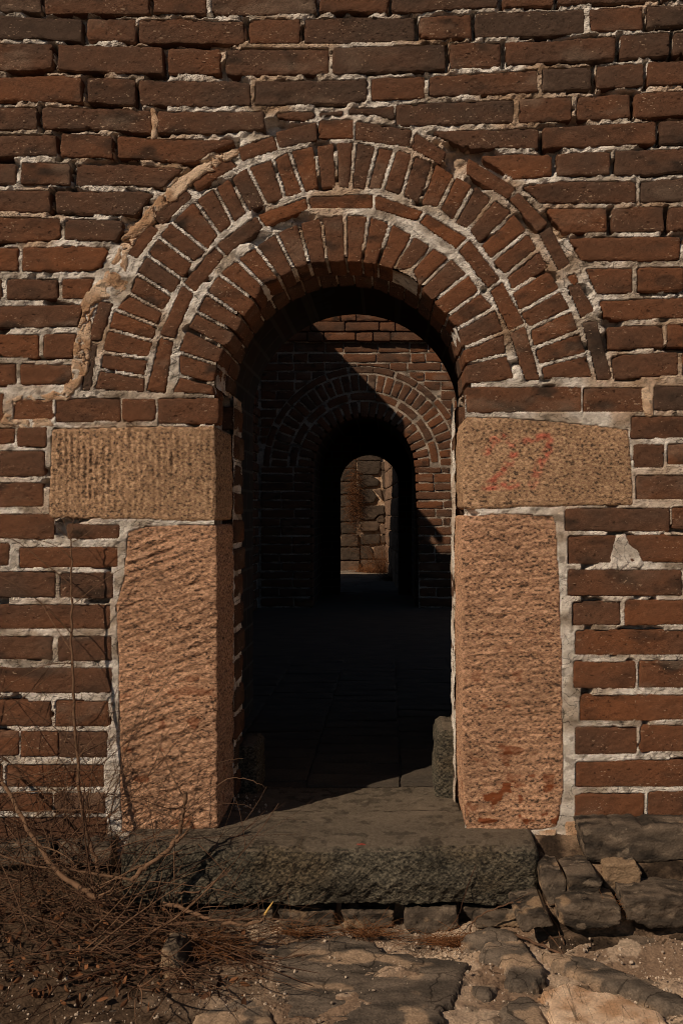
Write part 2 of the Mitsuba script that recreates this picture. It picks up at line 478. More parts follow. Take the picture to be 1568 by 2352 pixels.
beds = [
    ([(0, -40), (784, -38), (1568, -62)], 6),
    ([(0, 31), (100, 36), (320, 37), (560, 41), (700, 37), (784, 33), (934, 34), (1084, 24), (1284, 18), (1354, 13), (1568, 6)], 6),
    ([(0, 95), (100, 95), (185, 99), (320, 103), (550, 106), (784, 104), (974, 97), (1084, 92), (1284, 86), (1354, 79), (1568, 66)], 6),
    ([(0, 169), (120, 165), (200, 171), (380, 177), (550, 179), (784, 176), (984, 167), (1184, 155), (1334, 146), (1568, 133)], 7),
    ([(0, 237), (140, 239), (270, 244), (400, 250), (525, 250), (784, 245), (849, 238), (984, 229), (1174, 222), (1319, 215), (1568, 200)], 6.5),
    ([(0, 302), (200, 301), (345, 312), (500, 315), (585, 305), (949, 296), (1244, 287), (1384, 278), (1568, 270)], 6.5),
    ([(0, 367), (100, 365), (170, 370), (300, 370), (415, 381), (1164, 345), (1249, 347), (1409, 340), (1568, 335)], 7),
    ([(0, 430), (115, 430), (165, 433), (320, 432), (380, 440), (1204, 418), (1284, 410), (1484, 408), (1568, 400)], 7),
    ([(0, 492), (120, 495), (290, 500), (1254, 472), (1394, 472), (1568, 468)], 6.5),
    ([(0, 562), (150, 558), (270, 560), (1314, 540), (1568, 537)], 7),
    ([(0, 632), (140, 633), (215, 630), (1326, 608), (1568, 606)], 8),
    ([(0, 696), (180, 693), (1369, 683), (1568, 676)], 7),
    ([(0, 760), (170, 758), (1399, 743), (1568, 738)], 8),
    ([(0, 828), (155, 830), (1409, 810), (1568, 803)], 7),
    ([(0, 893), (120, 890), (1419, 878), (1568, 870)], 8),
    ([(0, 973), (120, 974), (495, 978), (1072, 949), (1484, 951), (1568, 948)], 7),
]
rows = [  # head joints left, right; N: spans the wall
    ([100, 347, 480, 730], [895, 1148, 1276]),
    ([194, 316, 567, 695], [956, 1086, 1348, 1480]),
    ([125, 380, 512, 760], [1026, 1156, 1420, 1541]),
    ([194, 316, 581], [848, 980, 1239, 1364]),
    ([92, 355, 607], [909, 1185, 1319, 1452]),
    ([136, 264], [1242, 1511]),
    ([43, 169], [1273, 1407]),
    ([122], [1467]),
    ([145], [1400, 1529]),
    ([47], [1566]),
    ([10, 139], [1458]),
    ([-60], [1640]),
    ([95], [1527]),
    ([43], [1560]),
]
XMIN, XMAX = -600, 2170


def bed_at(i, x):
    pts = beds[i][0]
    return float(np.interp(x, [p[0] for p in pts], [p[1] for p in pts]))


def bed_line(i, x0, x1, off):
    pts = beds[i][0]
    xs = [x0] + [p[0] for p in pts if x0 + 4 < p[0] < x1 - 4] + [x1]
    return [(x, bed_at(i, x) + off) for x in xs]


XC, YC = 786.0, 890.0
clip_a = np.linspace(0, math.pi, 90)
CLIP = Polygon([(XC + (622 - 6 * math.sin(a) ** 3) * math.cos(a), YC - (622 - 6 * math.sin(a) ** 3) * math.sin(a)) for a in clip_a] + [(XC - 622, 905), (XC + 622, 905)])
R_out = CLIP
# keep the far lower corners of the clip from eating the courses beside the ring
brick_list = []          # (polygon in survey units, tone mean)
heads = []               # (x, y0, y1) of head joints
heads_done = rng
far_bricks = []


def course(i, j0, j1, joints, xa, xb, half0, half1, clip=None, tone=.4):
    js = [x for x in joints if xa < x < xb]
    edges = [xa] + js + [xb]
    for k in range(len(edges) - 1):
        a, b = edges[k], edges[k + 1]
        ga = 0 if k == 0 else rng.uniform(4.5, 7)
        gb = 0 if k == len(edges) - 2 else rng.uniform(4.5, 7)
        top = bed_line(j0, a + ga, b - gb, half0 + rng.uniform(-1, 1.5))
        bot = bed_line(j1, a + ga, b - gb, -half1 + rng.uniform(-1.5, 1))
        P = Polygon(top + bot[::-1])
        if clip is not None:
            P = P.difference(clip)
            if P.is_empty:
                continue
            if P.geom_type != 'Polygon':
                P = max(P.geoms, key=lambda g: g.area)
        if P.area < 700:
            continue
        vis = P.bounds[2] > -12 and P.bounds[0] < 1580 and P.bounds[3] > -8
        (brick_list if vis else far_bricks).append((P, tone))
        if k < len(edges) - 2:
            heads.append((b, bed_at(j0, b), bed_at(j1, b)))


for i in range(14):
    h0, h1 = beds[i][1], beds[i + 1][1]
    L, R = rows[i]
    left = sorted(L)
    right = sorted(R)
    # carry the bond on beyond the frame
    x = left[0]
    st = 125
    while x > XMIN:
        x -= (245 if st == 125 else 125) + rng.uniform(-8, 8)
        st = 245 if st == 125 else 125
        left.insert(0, x)
    x = right[-1]
    while x < XMAX:
        x += (245 if st == 125 else 125) + rng.uniform(-8, 8)
        st = 245 if st == 125 else 125
        right.append(x)
    tone = .22 + .032 * i
    if i == 4:
        course(i, i, i + 1, left, left[0], 607, h0, h1, CLIP, tone)
        course(i, i, i + 1, right, 909, right[-1], h0, h1, CLIP, tone)
        for q in ([(628, 262), (660, 258), (720, 256), (726, 268), (700, 278), (640, 272)], [(735, 257), (786, 254), (786, 262), (736, 264)], [(800, 248), (905, 244), (905, 275), (860, 262), (802, 262)]):
            brick_list.append((Polygon(q), .3))
    elif i < 4:
        js = left + right
        course(i, i, i + 1, js, js[0], js[-1], h0 if i != 2 else 6, h1, CLIP, tone)
    else:
        course(i, i, i + 1, left, left[0], 786, h0, h1, CLIP, tone)
        course(i, i, i + 1, right, 786, right[-1], h0, h1, CLIP, tone)
# the thick white bed above the third course
def thick(P):
    return P


def quads(listing, tone):
    for x0, x1, y0, y1 in listing:
        vis = x1 > -12 and x0 < 1580
        j = rng.uniform(-1.2, 1.2, 4)
        P = Polygon([(x0, y0 + j[0]), (x1, y0 + j[1]), (x1, y1 + j[2]), (x0, y1 + j[3])])
        (brick_list if vis else far_bricks).append((P, tone))


# impost courses
quads([(30, 122, 917, 962), (127, 277, 915, 968), (283, 357, 918, 967), (364, 500, 916, 972), (-130, 8, 905, 965), (-400, -140, 905, 965)], .55)
quads([(1071, 1335, 890, 947), (1340, 1482, 891, 946), (1502, 1600, 888, 942), (1608, 1860, 886, 940)], .42)
# below, left of the granite
quads([(-60, 33, 985, 1019), (41, 106, 984, 1026), (-220, -70, 985, 1021), (-90, 103, 1036, 1093), (-100, 99, 1111, 1163), (-60, 124, 1182, 1236), (156, 272, 1205, 1237),
       (-120, 21, 1248, 1300), (46, 270, 1256, 1303), (-110, 126, 1315, 1371), (138, 258, 1316, 1374), (-10, 254, 1391, 1443), (-250, -22, 1391, 1443), (-130, 122, 1462, 1515), (134, 256, 1463, 1517),
       (-40, 256, 1535, 1591), (-280, -50, 1535, 1591), (-120, 118, 1610, 1667), (129, 249, 1610, 1669), (-90, 42, 1680, 1735), (50, 133, 1681, 1738), (137, 246, 1682, 1739),
       (15, 238, 1757, 1808), (-220, 5, 1757, 1808), (-60, 120, 1824, 1864), (126, 240, 1824, 1866), (-80, 246, 1880, 1930)], .55)
# below, right of the granite
quads([(1449, 1590, 959, 1006), (1600, 1720, 959, 1006), (1455, 1523, 1022, 1072), (1531, 1700, 1020, 1068), (1459, 1700, 1090, 1146), (1298, 1537, 1170, 1219), (1543, 1700, 1166, 1212),
       (1305, 1414, 1232, 1294), (1430, 1640, 1229, 1290), (1305, 1564, 1310, 1368), (1572, 1800, 1308, 1362), (1315, 1423, 1383, 1435), (1435, 1640, 1380, 1434), (1320, 1600, 1449, 1504),
       (1318, 1459, 1520, 1580), (1467, 1700, 1518, 1579), (1331, 1620, 1597, 1654), (1322, 1463, 1672, 1733), (1470, 1700, 1666, 1727), (1322, 1600, 1749, 1808), (1320, 1478, 1825, 1878), (1486, 1720, 1819, 1874)], .55)


def ab(zx, zy, k):
    if k == 'A':
        return 195.2 + zx * .26847, 275.6 + zy * .26847
    if k == 'B':
        return 516.7 + zx * .29294, 252.6 + zy * .29294
    return 953.1 + zx * .29294, 344.5 + zy * .29294


def J(k, *q):
    return [(ab(a, b, k), ab(c, d, k)) for a, b, c, d in q]


ring1 = J('A', (735, 2345, 1110, 2360), (820, 2190, 1090, 2260), (800, 1985, 1130, 2090), (880, 1790, 1195, 1950), (955, 1640, 1285, 1820), (1040, 1475, 1350, 1690), (1150, 1320, 1460, 1550)) + \
    J('B', (100, 1175, 290, 1365), (240, 1070, 425, 1310), (400, 970, 540, 1250), (580, 890, 660, 1200), (755, 850, 800, 1185), (940, 820, 950, 1185), (1125, 840, 1075, 1190), (1300, 890, 1195, 1210), (1470, 990, 1320, 1250)) + \
    J('C', (130, 765, -20, 930), (270, 850, 45, 1080), (410, 975, 145, 1185), (500, 1115, 250, 1300), (620, 1240, 335, 1400), (690, 1430, 370, 1560), (710, 1600, 400, 1680), (775, 1805, 395, 1850))
ring2 = J('A', (520, 2330, 690, 2350), (640, 1850, 760, 1880), (830, 1400, 940, 1480), (1110, 1070, 1200, 1165)) + J('B', (250, 820, 310, 920), (640, 680, 665, 770), (1165, 655, 1165, 770)) + \
    J('C', (75, 490, 20, 560), (420, 690, 330, 780), (680, 1020, 580, 1095), (860, 1370, 740, 1430), (985, 1810, 870, 1825))
ring3 = J('A', (75, 2320, 510, 2340), (130, 2130, 510, 2200), (150, 1985, 540, 2040), (200, 1790, 585, 1890), (255, 1620, 620, 1760), (380, 1485, 670, 1640), (440, 1310, 745, 1500), (530, 1150, 830, 1360), (630, 1000, 925, 1220), (740, 870, 1045, 1120), (940, 690, 1150, 980), (1110, 580, 1270, 885), (1245, 490, 1390, 790)) + \
    J('B', (180, 450, 325, 740), (375, 385, 470, 690), (505, 320, 615, 645), (705, 275, 745, 610), (865, 255, 880, 600), (1020, 250, 985, 610), (1190, 285, 1105, 620), (1335, 310, 1235, 620), (1475, 355, 1385, 670)) + \
    J('C', (150, 100, 40, 420), (310, 200, 190, 450), (465, 270, 300, 565), (610, 390, 420, 620), (770, 490, 510, 740), (880, 640, 600, 865), (965, 780, 715, 980), (1050, 930, 760, 1110), (1130, 1100, 820, 1270), (1220, 1250, 900, 1400), (1285, 1420, 930, 1555), (1345, 1600, 985, 1690), (1390, 1800, 1010, 1800))
ring4 = [J('A', (-40, 2320, 50, 2320), (0, 1920, 110, 1920)), J('A', (20, 1890, 140, 1890), (120, 1540, 250, 1560)), J('A', (320, 1130, 450, 1190), (520, 850, 640, 940)), J('A', (560, 830, 660, 900), (820, 560, 930, 650)), J('A', (880, 520, 960, 600), (1210, 300, 1310, 390)),
         J('B', (100, 290, 130, 400), (385, 190, 420, 310)), J('B', (390, 170, 425, 300), (720, 90, 730, 235)), J('B', (728, 75, 730, 225), (1012, 70, 1015, 225)), J('B', (1020, 80, 1015, 235), (1475, 150, 1450, 290)), J('B', (1485, 165, 1460, 300), (1740, 330, 1690, 430)),
         J('C', (415, 60, 400, 195), (800, 300, 730, 385)), J('C', (810, 320, 735, 390), (1050, 575, 960, 650)), J('C', (1060, 590, 968, 655), (1210, 890, 1130, 955)), J('C', (1290, 1040, 1190, 1060), (1410, 1260, 1300, 1325)), J('C', (1420, 1330, 1310, 1350), (1550, 1800, 1430, 1815))]

arch_list = []


def ring(js, tone, shrink, stretch):
    for a, b in zip(js[:-1], js[1:]):
        ao, ai, bo, bi = (np.array(q) for q in (a[0], a[1], b[0], b[1]))
        # lengthen along the brick, then take the joint off each side
        da, db = (ao - ai) / np.linalg.norm(ao - ai), (bo - bi) / np.linalg.norm(bo - bi)
        P = Polygon([ao + da * stretch, bo + db * stretch, bi - db * stretch, ai - da * stretch]).buffer(0).buffer(-shrink, join_style='mitre')
        if P.is_empty:
            continue
        arch_list.append((P, tone))


ring(ring1, .60, 4.6, 4.6)
n_ring1 = len(arch_list)
ring(ring2, .62, 4.0, 3.0)
ring(ring3, .52, 4.8, 3.6)
for js in ring4:
    ring(js, .34, 2.0, 1.0)
arch_list.append((Polygon([ab(1195, 985, 'C'), ab(1250, 965, 'C'), ab(1285, 1030, 'C'), ab(1240, 1065, 'C')]), .9))


def to_m(P, r=1.0):
    p = np.asarray(P.exterior.coords)
    return Polygon(np.column_stack([(p[:, 0] - CX) * S * r, EYE + (CY - p[:, 1]) * S * r]))


def chipped(P, r_):
    """knocks a corner or a bit of an edge off some bricks"""
    c = np.asarray(P.exterior.coords)[:-1]
    for _ in range(int(r_.choice([0, 1, 2, 3], p=[.38, .32, .2, .1]))):
        i = r_.integers(len(c))
        f_ = 0.0 if r_.uniform() < .55 else r_.uniform(.1, .9)
        p = c[i] * (1 - f_) + c[(i + 1) % len(c)] * f_
        R_ = r_.uniform(3, 10) if f_ == 0 else r_.uniform(2, 5)
        a = np.sort(r_.uniform(0, 2 * math.pi, 7))
        g = Polygon(np.column_stack([p[0] + R_ * r_.uniform(.6, 1.5, 7) * np.cos(a), p[1] + R_ * .7 * np.sin(a)])).buffer(0)
        Q = P.difference(g)
        if Q.geom_type == 'Polygon' and Q.area > .8 * P.area:
            P = Q
    return P


chip_r = np.random.default_rng(77)
for k, (P, tone) in enumerate(brick_list):
    P = chipped(P, chip_r)
    top = P.centroid.y < 900
    m = front(face(to_m(P.buffer(.5 if top else 1.6, join_style='mitre')), sp=.0072, r=rng.uniform(.004, .008), depth=.07, rough=rng.uniform(.0012, .003), wob=.0035 if top else .003, tilt=rng.uniform(0, .0035), corner=.008, seed=1000 + k, bigrough=rng.uniform(.0005, .003)), rng.uniform(-.0055, .001))
    put(GW + '__brick', m, 'brick_clay', (np.clip(tone + rng.normal(0, .15), 0, 1), rng.uniform()))
for k, (P, tone) in enumerate(arch_list):
    P = chipped(P, chip_r) if k % 2 else P
    dp = .19 if k < n_ring1 else .08
    m = front(face(to_m(P.buffer(.9, join_style='mitre')), sp=.0072, r=rng.uniform(.004, .007), depth=dp, rough=rng.uniform(.0012, .003), wob=.0026, tilt=rng.uniform(0, .004), corner=.006, seed=3000 + k, rings=3 if k < n_ring1 else 1), rng.uniform(-.0035, .001))
    put(GW + '__arch_brick', m, 'brick_clay', (np.clip(tone + rng.normal(0, .16), 0, 1), rng.uniform()))
# courses above and beside what the photograph shows
for i in range(13):
    y = -62 - 70 * i
    x = XMIN + rng.uniform(0, 120)
    while x < XMAX:
        L = rng.choice([245, 125])
        far_bricks.append((Polygon([(x, y - 60), (x + L - 11, y - 60), (x + L - 11, y - 4), (x, y - 4)]), .3))
        x += L
for sgn in (-1, 1):
    for i in range(16):
        y = 960 + i * 72
        x = 1730 if sgn > 0 else -290
        for L in (245, 125, 245):
            x0 = x if sgn > 0 else x - L
            far_bricks.append((Polygon([(x0, y), (x0 + L - 12, y), (x0 + L - 12, y + 59), (x0, y + 59)]), .45))
            x += sgn * L
uvs, parts = [], []
for k, (P, tone) in enumerate(far_bricks):
    v, f = front(face(to_m(P), sp=.05, r=.012, depth=.07, rough=.002, wob=0, tilt=.003, corner=0, seed=5000 + k))
    parts.append((v, f))
    uvs.append(np.tile([np.clip(tone + rng.normal(0, .2), 0, 1), rng.uniform()], (len(v), 1)))
key = put(GW + '__brickwork', join(parts), 'brick_clay', np.vstack(uvs))
labels[key] = {'kind': 'stuff'}

# granite jamb blocks
OPEN = 'pink_granite'


def grooves(slope, spacing, amp, vert=False, seed=0):
    def fn(p):
        u, v = p[:, 0], p[:, 1]
        s = (u if vert else v - slope * u + .12 * u * u) + .012 * n2(p, 7, seed)
        ph = s / spacing * 2 * np.pi
        return amp * (np.sin(ph) * .7 + .5 * np.sin(2.3 * ph + 1)) * (.7 + n2(p, 9, seed + 3)) + amp * .7 * n2(p, 80, seed + 5)
    return fn


blocks = [
    ('granite_block', [(119, 984), (300, 981), (494, 978), (498, 1100), (497, 1196), (440, 1197), (300, 1192), (112, 1189), (116, 1090)], 'tan_granite', grooves(0, .021, .0042, True, 3), 'tan granite block at the left springing of the arch, combed with upright tool marks'),
    ('granite_block', [(1068, 958), (1194, 961), (1374, 978), (1442, 988), (1450, 1080), (1454, 1160), (1300, 1163), (1066, 1170), (1062, 1060)], 'painted_granite', grooves(.1, .03, .0012, False, 4), 'tan granite block at the right springing of the arch with a faded red painted 27'),
    ('granite_pillar', [(293, 1221), (330, 1210), (420, 1206), (499, 1205), (500, 1500), (500, 1904), (400, 1909), (279, 1912), (276, 1764), (272, 1526), (267, 1390), (285, 1326)], 'pink_granite', grooves(.17, .036, .0040, False, 5), 'pinkish granite pillar at the left jamb with slanting tool grooves'),
    ('granite_pillar', [(1060, 1186), (1160, 1180), (1270, 1184), (1276, 1206), (1284, 1326), (1289, 1476), (1292, 1651), (1294, 1814), (1284, 1880), (1279, 1899), (1234, 1905), (1069, 1912), (1064, 1764), (1060, 1450)], 'pink_granite', grooves(.12, .034, .0034, False, 6), 'pinkish granite pillar at the right jamb with rust stains near its foot'),
]
for k, (nm, pts, m, ex, lab) in enumerate(blocks):
    mm = front(face(fpoly(pts), sp=.0065, r=.007, depth=.35, rough=.0028, wob=.003, tilt=.002, corner=.012, seed=400 + k * 20, extra=ex, rings=8, bigrough=.003), -.004)
    labels[put(GW + '__' + nm, mm, m, (.5, .2 * k))] = {'label': lab}

# the mortar that fills everything between, a sheet with its own relief
AX, AZ, AR = (786 - CX) * S, EYE + (CY - 883) * S, 286 * S
JL, JR = (499 - CX) * S, (1061 - CX) * S
gx = np.arange((-14 - CX) * S, (1584 - CX) * S, .0052)
gz = np.arange(EYE + (CY - 2010) * S, EYE + (CY + 12) * S, .0052)
GX, GZ = np.meshgrid(gx, gz)
P2 = np.column_stack([GX.ravel(), GZ.ravel()])
FX, FY = P2[:, 0] / S + CX, CY - (P2[:, 1] - EYE) / S
upper = np.clip((900 - FY) / 500, 0, 1)
incirc = np.hypot(FX - XC, FY - YC) < 575
upper = np.where(incirc, .12, upper)
miss = mfbm(np.column_stack([P2 * [9, 16], np.full(len(P2), .3)]), 3, 11)
crumb = n2(P2, 40, 21) * .010 + n2(P2, 85, 22) * .008
w = .0005 - .0025 * upper + crumb * (.60 + 1.0 * upper) + .006 * n2(P2, 10, 23)
gap = np.clip((miss - (.63 - .075 * upper)) / .05, 0, 1)
w = w - gap * .045
hr = np.random.default_rng(3)
for (xj, y0, y1) in heads:
    pr = .62 if y1 < 560 else .25
    if hr.uniform() < pr and 300 > 0:
        a0 = y0 if hr.uniform() < .7 else y0 + 22
        mk = (np.abs(FX - xj - 3 * np.sin(FY / 9)) < hr.uniform(4, 7)) & (FY > a0) & (FY < y1)
        w[mk] -= .05
# dark shrinkage line along the underside of the upper courses
for i in range(1, 15):
    yb = np.interp(FX, [p[0] for p in beds[i][0]], [p[1] for p in beds[i][0]])
    run = mnoise(np.column_stack([FX / 95, np.full(len(FX), i * 7.7), np.full(len(FX), .5)]), 5) > (.60 if i < 9 else .68)
    dd = FY - (yb - beds[i][1] + 1.5)
    mk = (np.abs(dd) < 3.6) & run & ~incirc & (np.abs(FX - XC) > 0)
    w[mk] -= .03
# pointing that stands nearly flush: beside the pillars and the thick white bed
flush = ((FX > 1270) & (FX < 1335) & (FY > 1180) & (FY < 1900)) | ((FX > 255) & (FX < 300) & (FY > 1230) & (FY < 1990)) | ((FX > 550) & (FX < 970) & (FY > 92) & (FY < 118)) | ((FX > 1200) & (FX < 1450) & (FY > 945) & (FY < 1000))
w = np.where(flush, .0015 + .35 * crumb + .004 * n2(P2, 12, 31), w)
sunk = shapely.STRtree([to_m(P).buffer(-.0018) for P, t in brick_list + arch_list if not to_m(P).buffer(-.0018).is_empty] + [fpoly(b[1]).buffer(-.004) for b in blocks])
hit = sunk.query(shapely.points(P2), predicate='intersects')[0]
w[hit] = -.03
Vm = np.column_stack([P2[:, 0], -w, P2[:, 1]])
nx, nz = len(gx), len(gz)
idx = np.arange(nx * nz).reshape(nz, nx)
q = np.stack([idx[:-1, :-1], idx[:-1, 1:], idx[1:, 1:], idx[1:, :-1]], -1).reshape(-1, 4)
hole = arch_poly(AX, AZ, AR, EYE - 2, .012).intersection(sbox(-9, EYE + .40, 9, 9)).union(sbox(JL - .01, EYE - 2, JR + .01, EYE + .42))
cq = P2[q].mean(1)
q = q[~shapely.contains_xy(hole, cq[:, 0], cq[:, 1])]
Fm = np.vstack([q[:, [0, 1, 2]], q[:, [0, 2, 3]]])
put(GW + '__mortar', (Vm, Fm), 'lime_mortar')

# body of the wall behind the face: the narrow front ring, then the wider vault
TOP = EYE + 3.2
GZ0 = EYE - 1.6
body = sbox((XMIN - CX) * S, GZ0, (XMAX - CX) * S, TOP)
holeA = arch_poly(AX, AZ, AR, GZ0 - .2, .045)
VX, VZ, VR = (816 - CX) * S * 1.641, EYE + (CY - 957) * S * 1.641, 235 * S * 1.641
holeB = arch_poly(VX, VZ, VR, GZ0 - .2, 0.0)
put(GW + '__core', join([extrude(body.difference(holeA), .062, .392), boxm(VX - VR - .02, JL - .02, .392, .55, GZ0, AZ), boxm(JR + .02, VX + VR + .02, .392, .55, GZ0, AZ)]), 'lime_mortar', smooth=False)
put(GW + '__vault', join([extrude(body.difference(holeB), .394, 2.2)]), 'brickwork', smooth=False)
# mortar lining and bricks on the underside of the ring and its reveals
na, ny = 120, 60
aa, yy = np.meshgrid(np.linspace(-.02, math.pi + .02, na), np.linspace(.012, .393, ny), indexing='ij')
rad = AR + .009 + .012 * (mfbm(np.stack([aa * 12, yy * 35, aa * 0], -1), 3, 4) - .5)
Vl = np.stack([AX + rad * np.cos(aa), yy, AZ + rad * np.sin(aa)], -1).reshape(-1, 3)
ii = np.arange(na * ny).reshape(na, ny)
ql = np.stack([ii[:-1, :-1], ii[1:, :-1], ii[1:, 1:], ii[:-1, 1:]], -1).reshape(-1, 4)
lin = [(Vl, np.vstack([ql[:, [0, 1, 2]], ql[:, [0, 2, 3]]]))]
for xs, sg in ((JL, -1), (JR, 1)):
    zz, yy = np.meshgrid(np.linspace(EYE - 1.12, AZ, 200), np.linspace(.34, .553, 16), indexing='ij')
    xx = xs + sg * (.006 + .016 * (mfbm(np.stack([zz * 22, yy * 30, zz * 0], -1), 3, 9 + sg) - .5)) - sg * .008
    V_ = np.stack([xx, yy, zz], -1).reshape(-1, 3)
    ii = np.arange(200 * 16).reshape(200, 16)
    q_ = np.stack([ii[:-1, :-1], ii[1:, :-1], ii[1:, 1:], ii[:-1, 1:]], -1).reshape(-1, 4)
    lin.append((V_, np.vstack([q_[:, [0, 1, 2]], q_[:, [0, 2, 3]]])))
put(GW + '__reveal_mortar', join(lin), 'lime_mortar')
N = 21
for k in range(N):
    a0, a1 = math.pi * (k + .06) / N, math.pi * (k + 1 - .06) / N
    aa = np.linspace(a0, a1, 4)
    P = Polygon([(AX + AR * math.cos(t), AZ + AR * math.sin(t)) for t in aa] + [(AX + (AR + .10) * math.cos(t), AZ + (AR + .10) * math.sin(t)) for t in aa[::-1]])
    put(GW + '__vault_brick', front(face(P, sp=.014, r=.006, depth=.185, rough=.002, wob=.003, tilt=.002, corner=.005, seed=700 + k, rings=3), .208), 'brick_clay', (rng.uniform(.0, .3), rng.uniform()))  # tones lowered so the colour itself deepens the shade under the arch
for xs, sg in ((JL, -1), (JR, 1)):
    z = EYE - 1.09
    while z < AZ - .02:
        h = .088
        a, b = sorted((xs + sg * .10, xs - sg * (rng.uniform(.006, .016) if sg < 0 else rng.uniform(-.005, .002))))
        P = sbox(a, z, b, min(z + h, AZ - .004))
        put(GW + '__reveal_brick', front(face(P, sp=.014, r=.010, depth=.19, rough=.002, wob=.003, tilt=.002, corner=.012 if sg < 0 else .005, seed=int(z * 1000) + 7, rings=2), .358), 'brick_clay', (rng.uniform(.0, .35), rng.uniform()))  # darker tones than the face bricks, doorway shade painted into their colour
        z += .108

# lumpy clay mortar smeared along the left of the arch
def ribbon(pts):
    g = []
    for (x0, y0, w0), (x1, y1, w1) in zip(pts[:-1], pts[1:]):
        g.append(unary_union([Point(x0, y0).buffer(w0 / 2, quad_segs=6), Point(x1, y1).buffer(w1 / 2, quad_segs=6)]).convex_hull)
    return unary_union(g)


cl = [(*ab(x, y, 'A'), w * .268) for x, y, w in [(1300, 285, 70), (1150, 335, 90), (1000, 430, 105), (850, 525, 125), (720, 650, 115), (600, 765, 105), (500, 880, 115), (385, 1020, 115), (320, 1130, 120), (280, 1250, 160), (255, 1380, 250), (130, 1480, 150), (30, 1590, 120)]]
cl += [(x / 2, 588 + y / 2, w / 2) for x, y, w in [(420, 200, 70), (398, 270, 44), (388, 330, 66), (380, 420, 84), (365, 500, 80), (340, 580, 72), (300, 640, 54), (200, 650, 44), (90, 648, 46), (45, 680, 44), (25, 760, 44), (130, 772, 46), (232, 772, 34)]]
blob = ribbon([(x, y, w * .92) for x, y, w in cl])
cr_ = np.random.default_rng(12)
cuts = []
for k in range(26):
    t = cr_.integers(0, len(cl) - 1)
    f_ = cr_.uniform()
    x, y = cl[t][0] * (1 - f_) + cl[t + 1][0] * f_, cl[t][1] * (1 - f_) + cl[t + 1][1] * f_
    th = cr_.uniform(0, math.pi)
    cuts.append(LineString([(x + l * math.cos(th) + cr_.normal(0, 3), y + l * math.sin(th) + cr_.normal(0, 3)) for l in np.linspace(-30, 30, 9)]).buffer(.55))
blob = blob.difference(unary_union(cuts))
pieces = [g for g in getattr(blob, 'geoms', [blob]) if g.area > 60]
clays = pieces + [ribbon([(352, 252, 9), (357, 280, 17), (352, 312, 15)]), Polygon([(1410, 1244), (1418, 1226), (1434, 1228), (1442, 1250), (1464, 1264), (1478, 1296), (1464, 1308), (1440, 1300), (1424, 1312), (1400, 1304), (1402, 1272)]), ribbon([(1482, 895, 17), (1487, 930, 26), (1490, 950, 20)]),
         Polygon([(1297, 1888), (1330, 1882), (1334, 1955), (1345, 1985), (1300, 1980)]), Polygon([(1237, 1908), (1278, 1906), (1274, 1968), (1264, 1972), (1246, 1935)])]
for k, g in enumerate(clays):
    if g.geom_type != 'Polygon':
        g = max(g.geoms, key=lambda x: x.area)
    g = Polygon(g.exterior)
    put(GW + '__clay_mortar', front(face(to_m(g), sp=.006, r=.006, depth=.05, rough=.006, wob=.007 if k < len(pieces) else .004, tilt=.006 if k < len(pieces) else .001, corner=.0005, seed=900 + k, bigrough=.005 if k < len(pieces) else .002), -.004 if k < len(pieces) else -.006), 'lime_mortar' if k == len(pieces) + 1 else 'clay_mortar')

# footing: rough stones under the courses and the step
SLATE = 'slate'


def ledges(amp, seed):
    def fn(p):
        t = mfbm(np.column_stack([p * [7, 12], np.full(len(p), seed * .31)]), 3, seed) * 7
        return amp * (np.floor(t) + np.clip((t % 1 - .8) / .2, 0, 1) - 3.5) / 3
    return fn


foot = [
    ([(-60, 1938), (120, 1936), (122, 1992), (-60, 1996)], .985, .3), ([(130, 1936), (262, 1934), (262, 1990), (132, 1994)], .985, .1),
    ([(1334, 1903), (1568, 1900), (1640, 1902), (1640, 1978), (1400, 1984), (1345, 1978)], .96, .0),
    ([(1246, 2003), (1290, 1996), (1301, 2030), (1298, 2070), (1258, 2076), (1244, 2050)], .93, .1), ([(1303, 2006), (1370, 2004), (1386, 2025), (1376, 2078), (1320, 2082), (1305, 2060)], .925, .2),
    ([(1388, 1986), (1460, 1984), (1476, 2010), (1470, 2062), (1400, 2070), (1390, 2040)], .94, .9), ([(1480, 1992), (1640, 1990), (1640, 2050), (1500, 2052), (1484, 2030)], .96, .1),
    ([(1280, 2080), (1340, 2074), (1425, 2082), (1430, 2125), (1330, 2142), (1290, 2128)], .90, .25), ([(1433, 2062), (1560, 2060), (1640, 2066), (1640, 2130), (1500, 2136), (1438, 2112)], .905, .1),
    ([(1180, 2105), (1250, 2090), (1272, 2130), (1200, 2140)], .90, .3),
    ([(786, 2094), (904, 2096), (906, 2136), (790, 2136)], .965, .6), ([(929, 2092), (1046, 2090), (1052, 2130), (1030, 2146), (940, 2144), (926, 2120)], .955, .1), ([(1070, 2096), (1190, 2092), (1200, 2130), (1090, 2138)], .955, .2),
    ([(640, 2092), (770, 2094), (772, 2136), (650, 2132)], .965, .4), ([(480, 2092), (630, 2092), (630, 2136), (480, 2136)], .965, .2),
]
for k, (pts, r, tan) in enumerate(foot):
    yb = D * (r - 1)
    mm = front(face(fpoly(pts, r), sp=.0075, r=.010, depth=max(.12, .12 - yb), rough=.008 if r != .96 else .005, wob=.006, tilt=.020, corner=.005, seed=600 + 11 * k, rings=3, bigrough=.006, extra=ledges(.010, 600 + k) if r != .96 else None), yb)
    put(GW + '__footing_stone', mm, 'slate', (tan, rng.uniform()))
pf = densify(np.array([(.03, -1.10), (-.075, -1.14), (-.155, -1.17), (-.180, -1.25), (-.255, -1.27), (-.285, -1.34), (-.47, -1.43)]), .012)
fx_ = np.arange(.505, 1.75, .012)
A_, B_ = np.meshgrid(np.arange(len(fx_)), np.arange(len(pf)), indexing='ij')
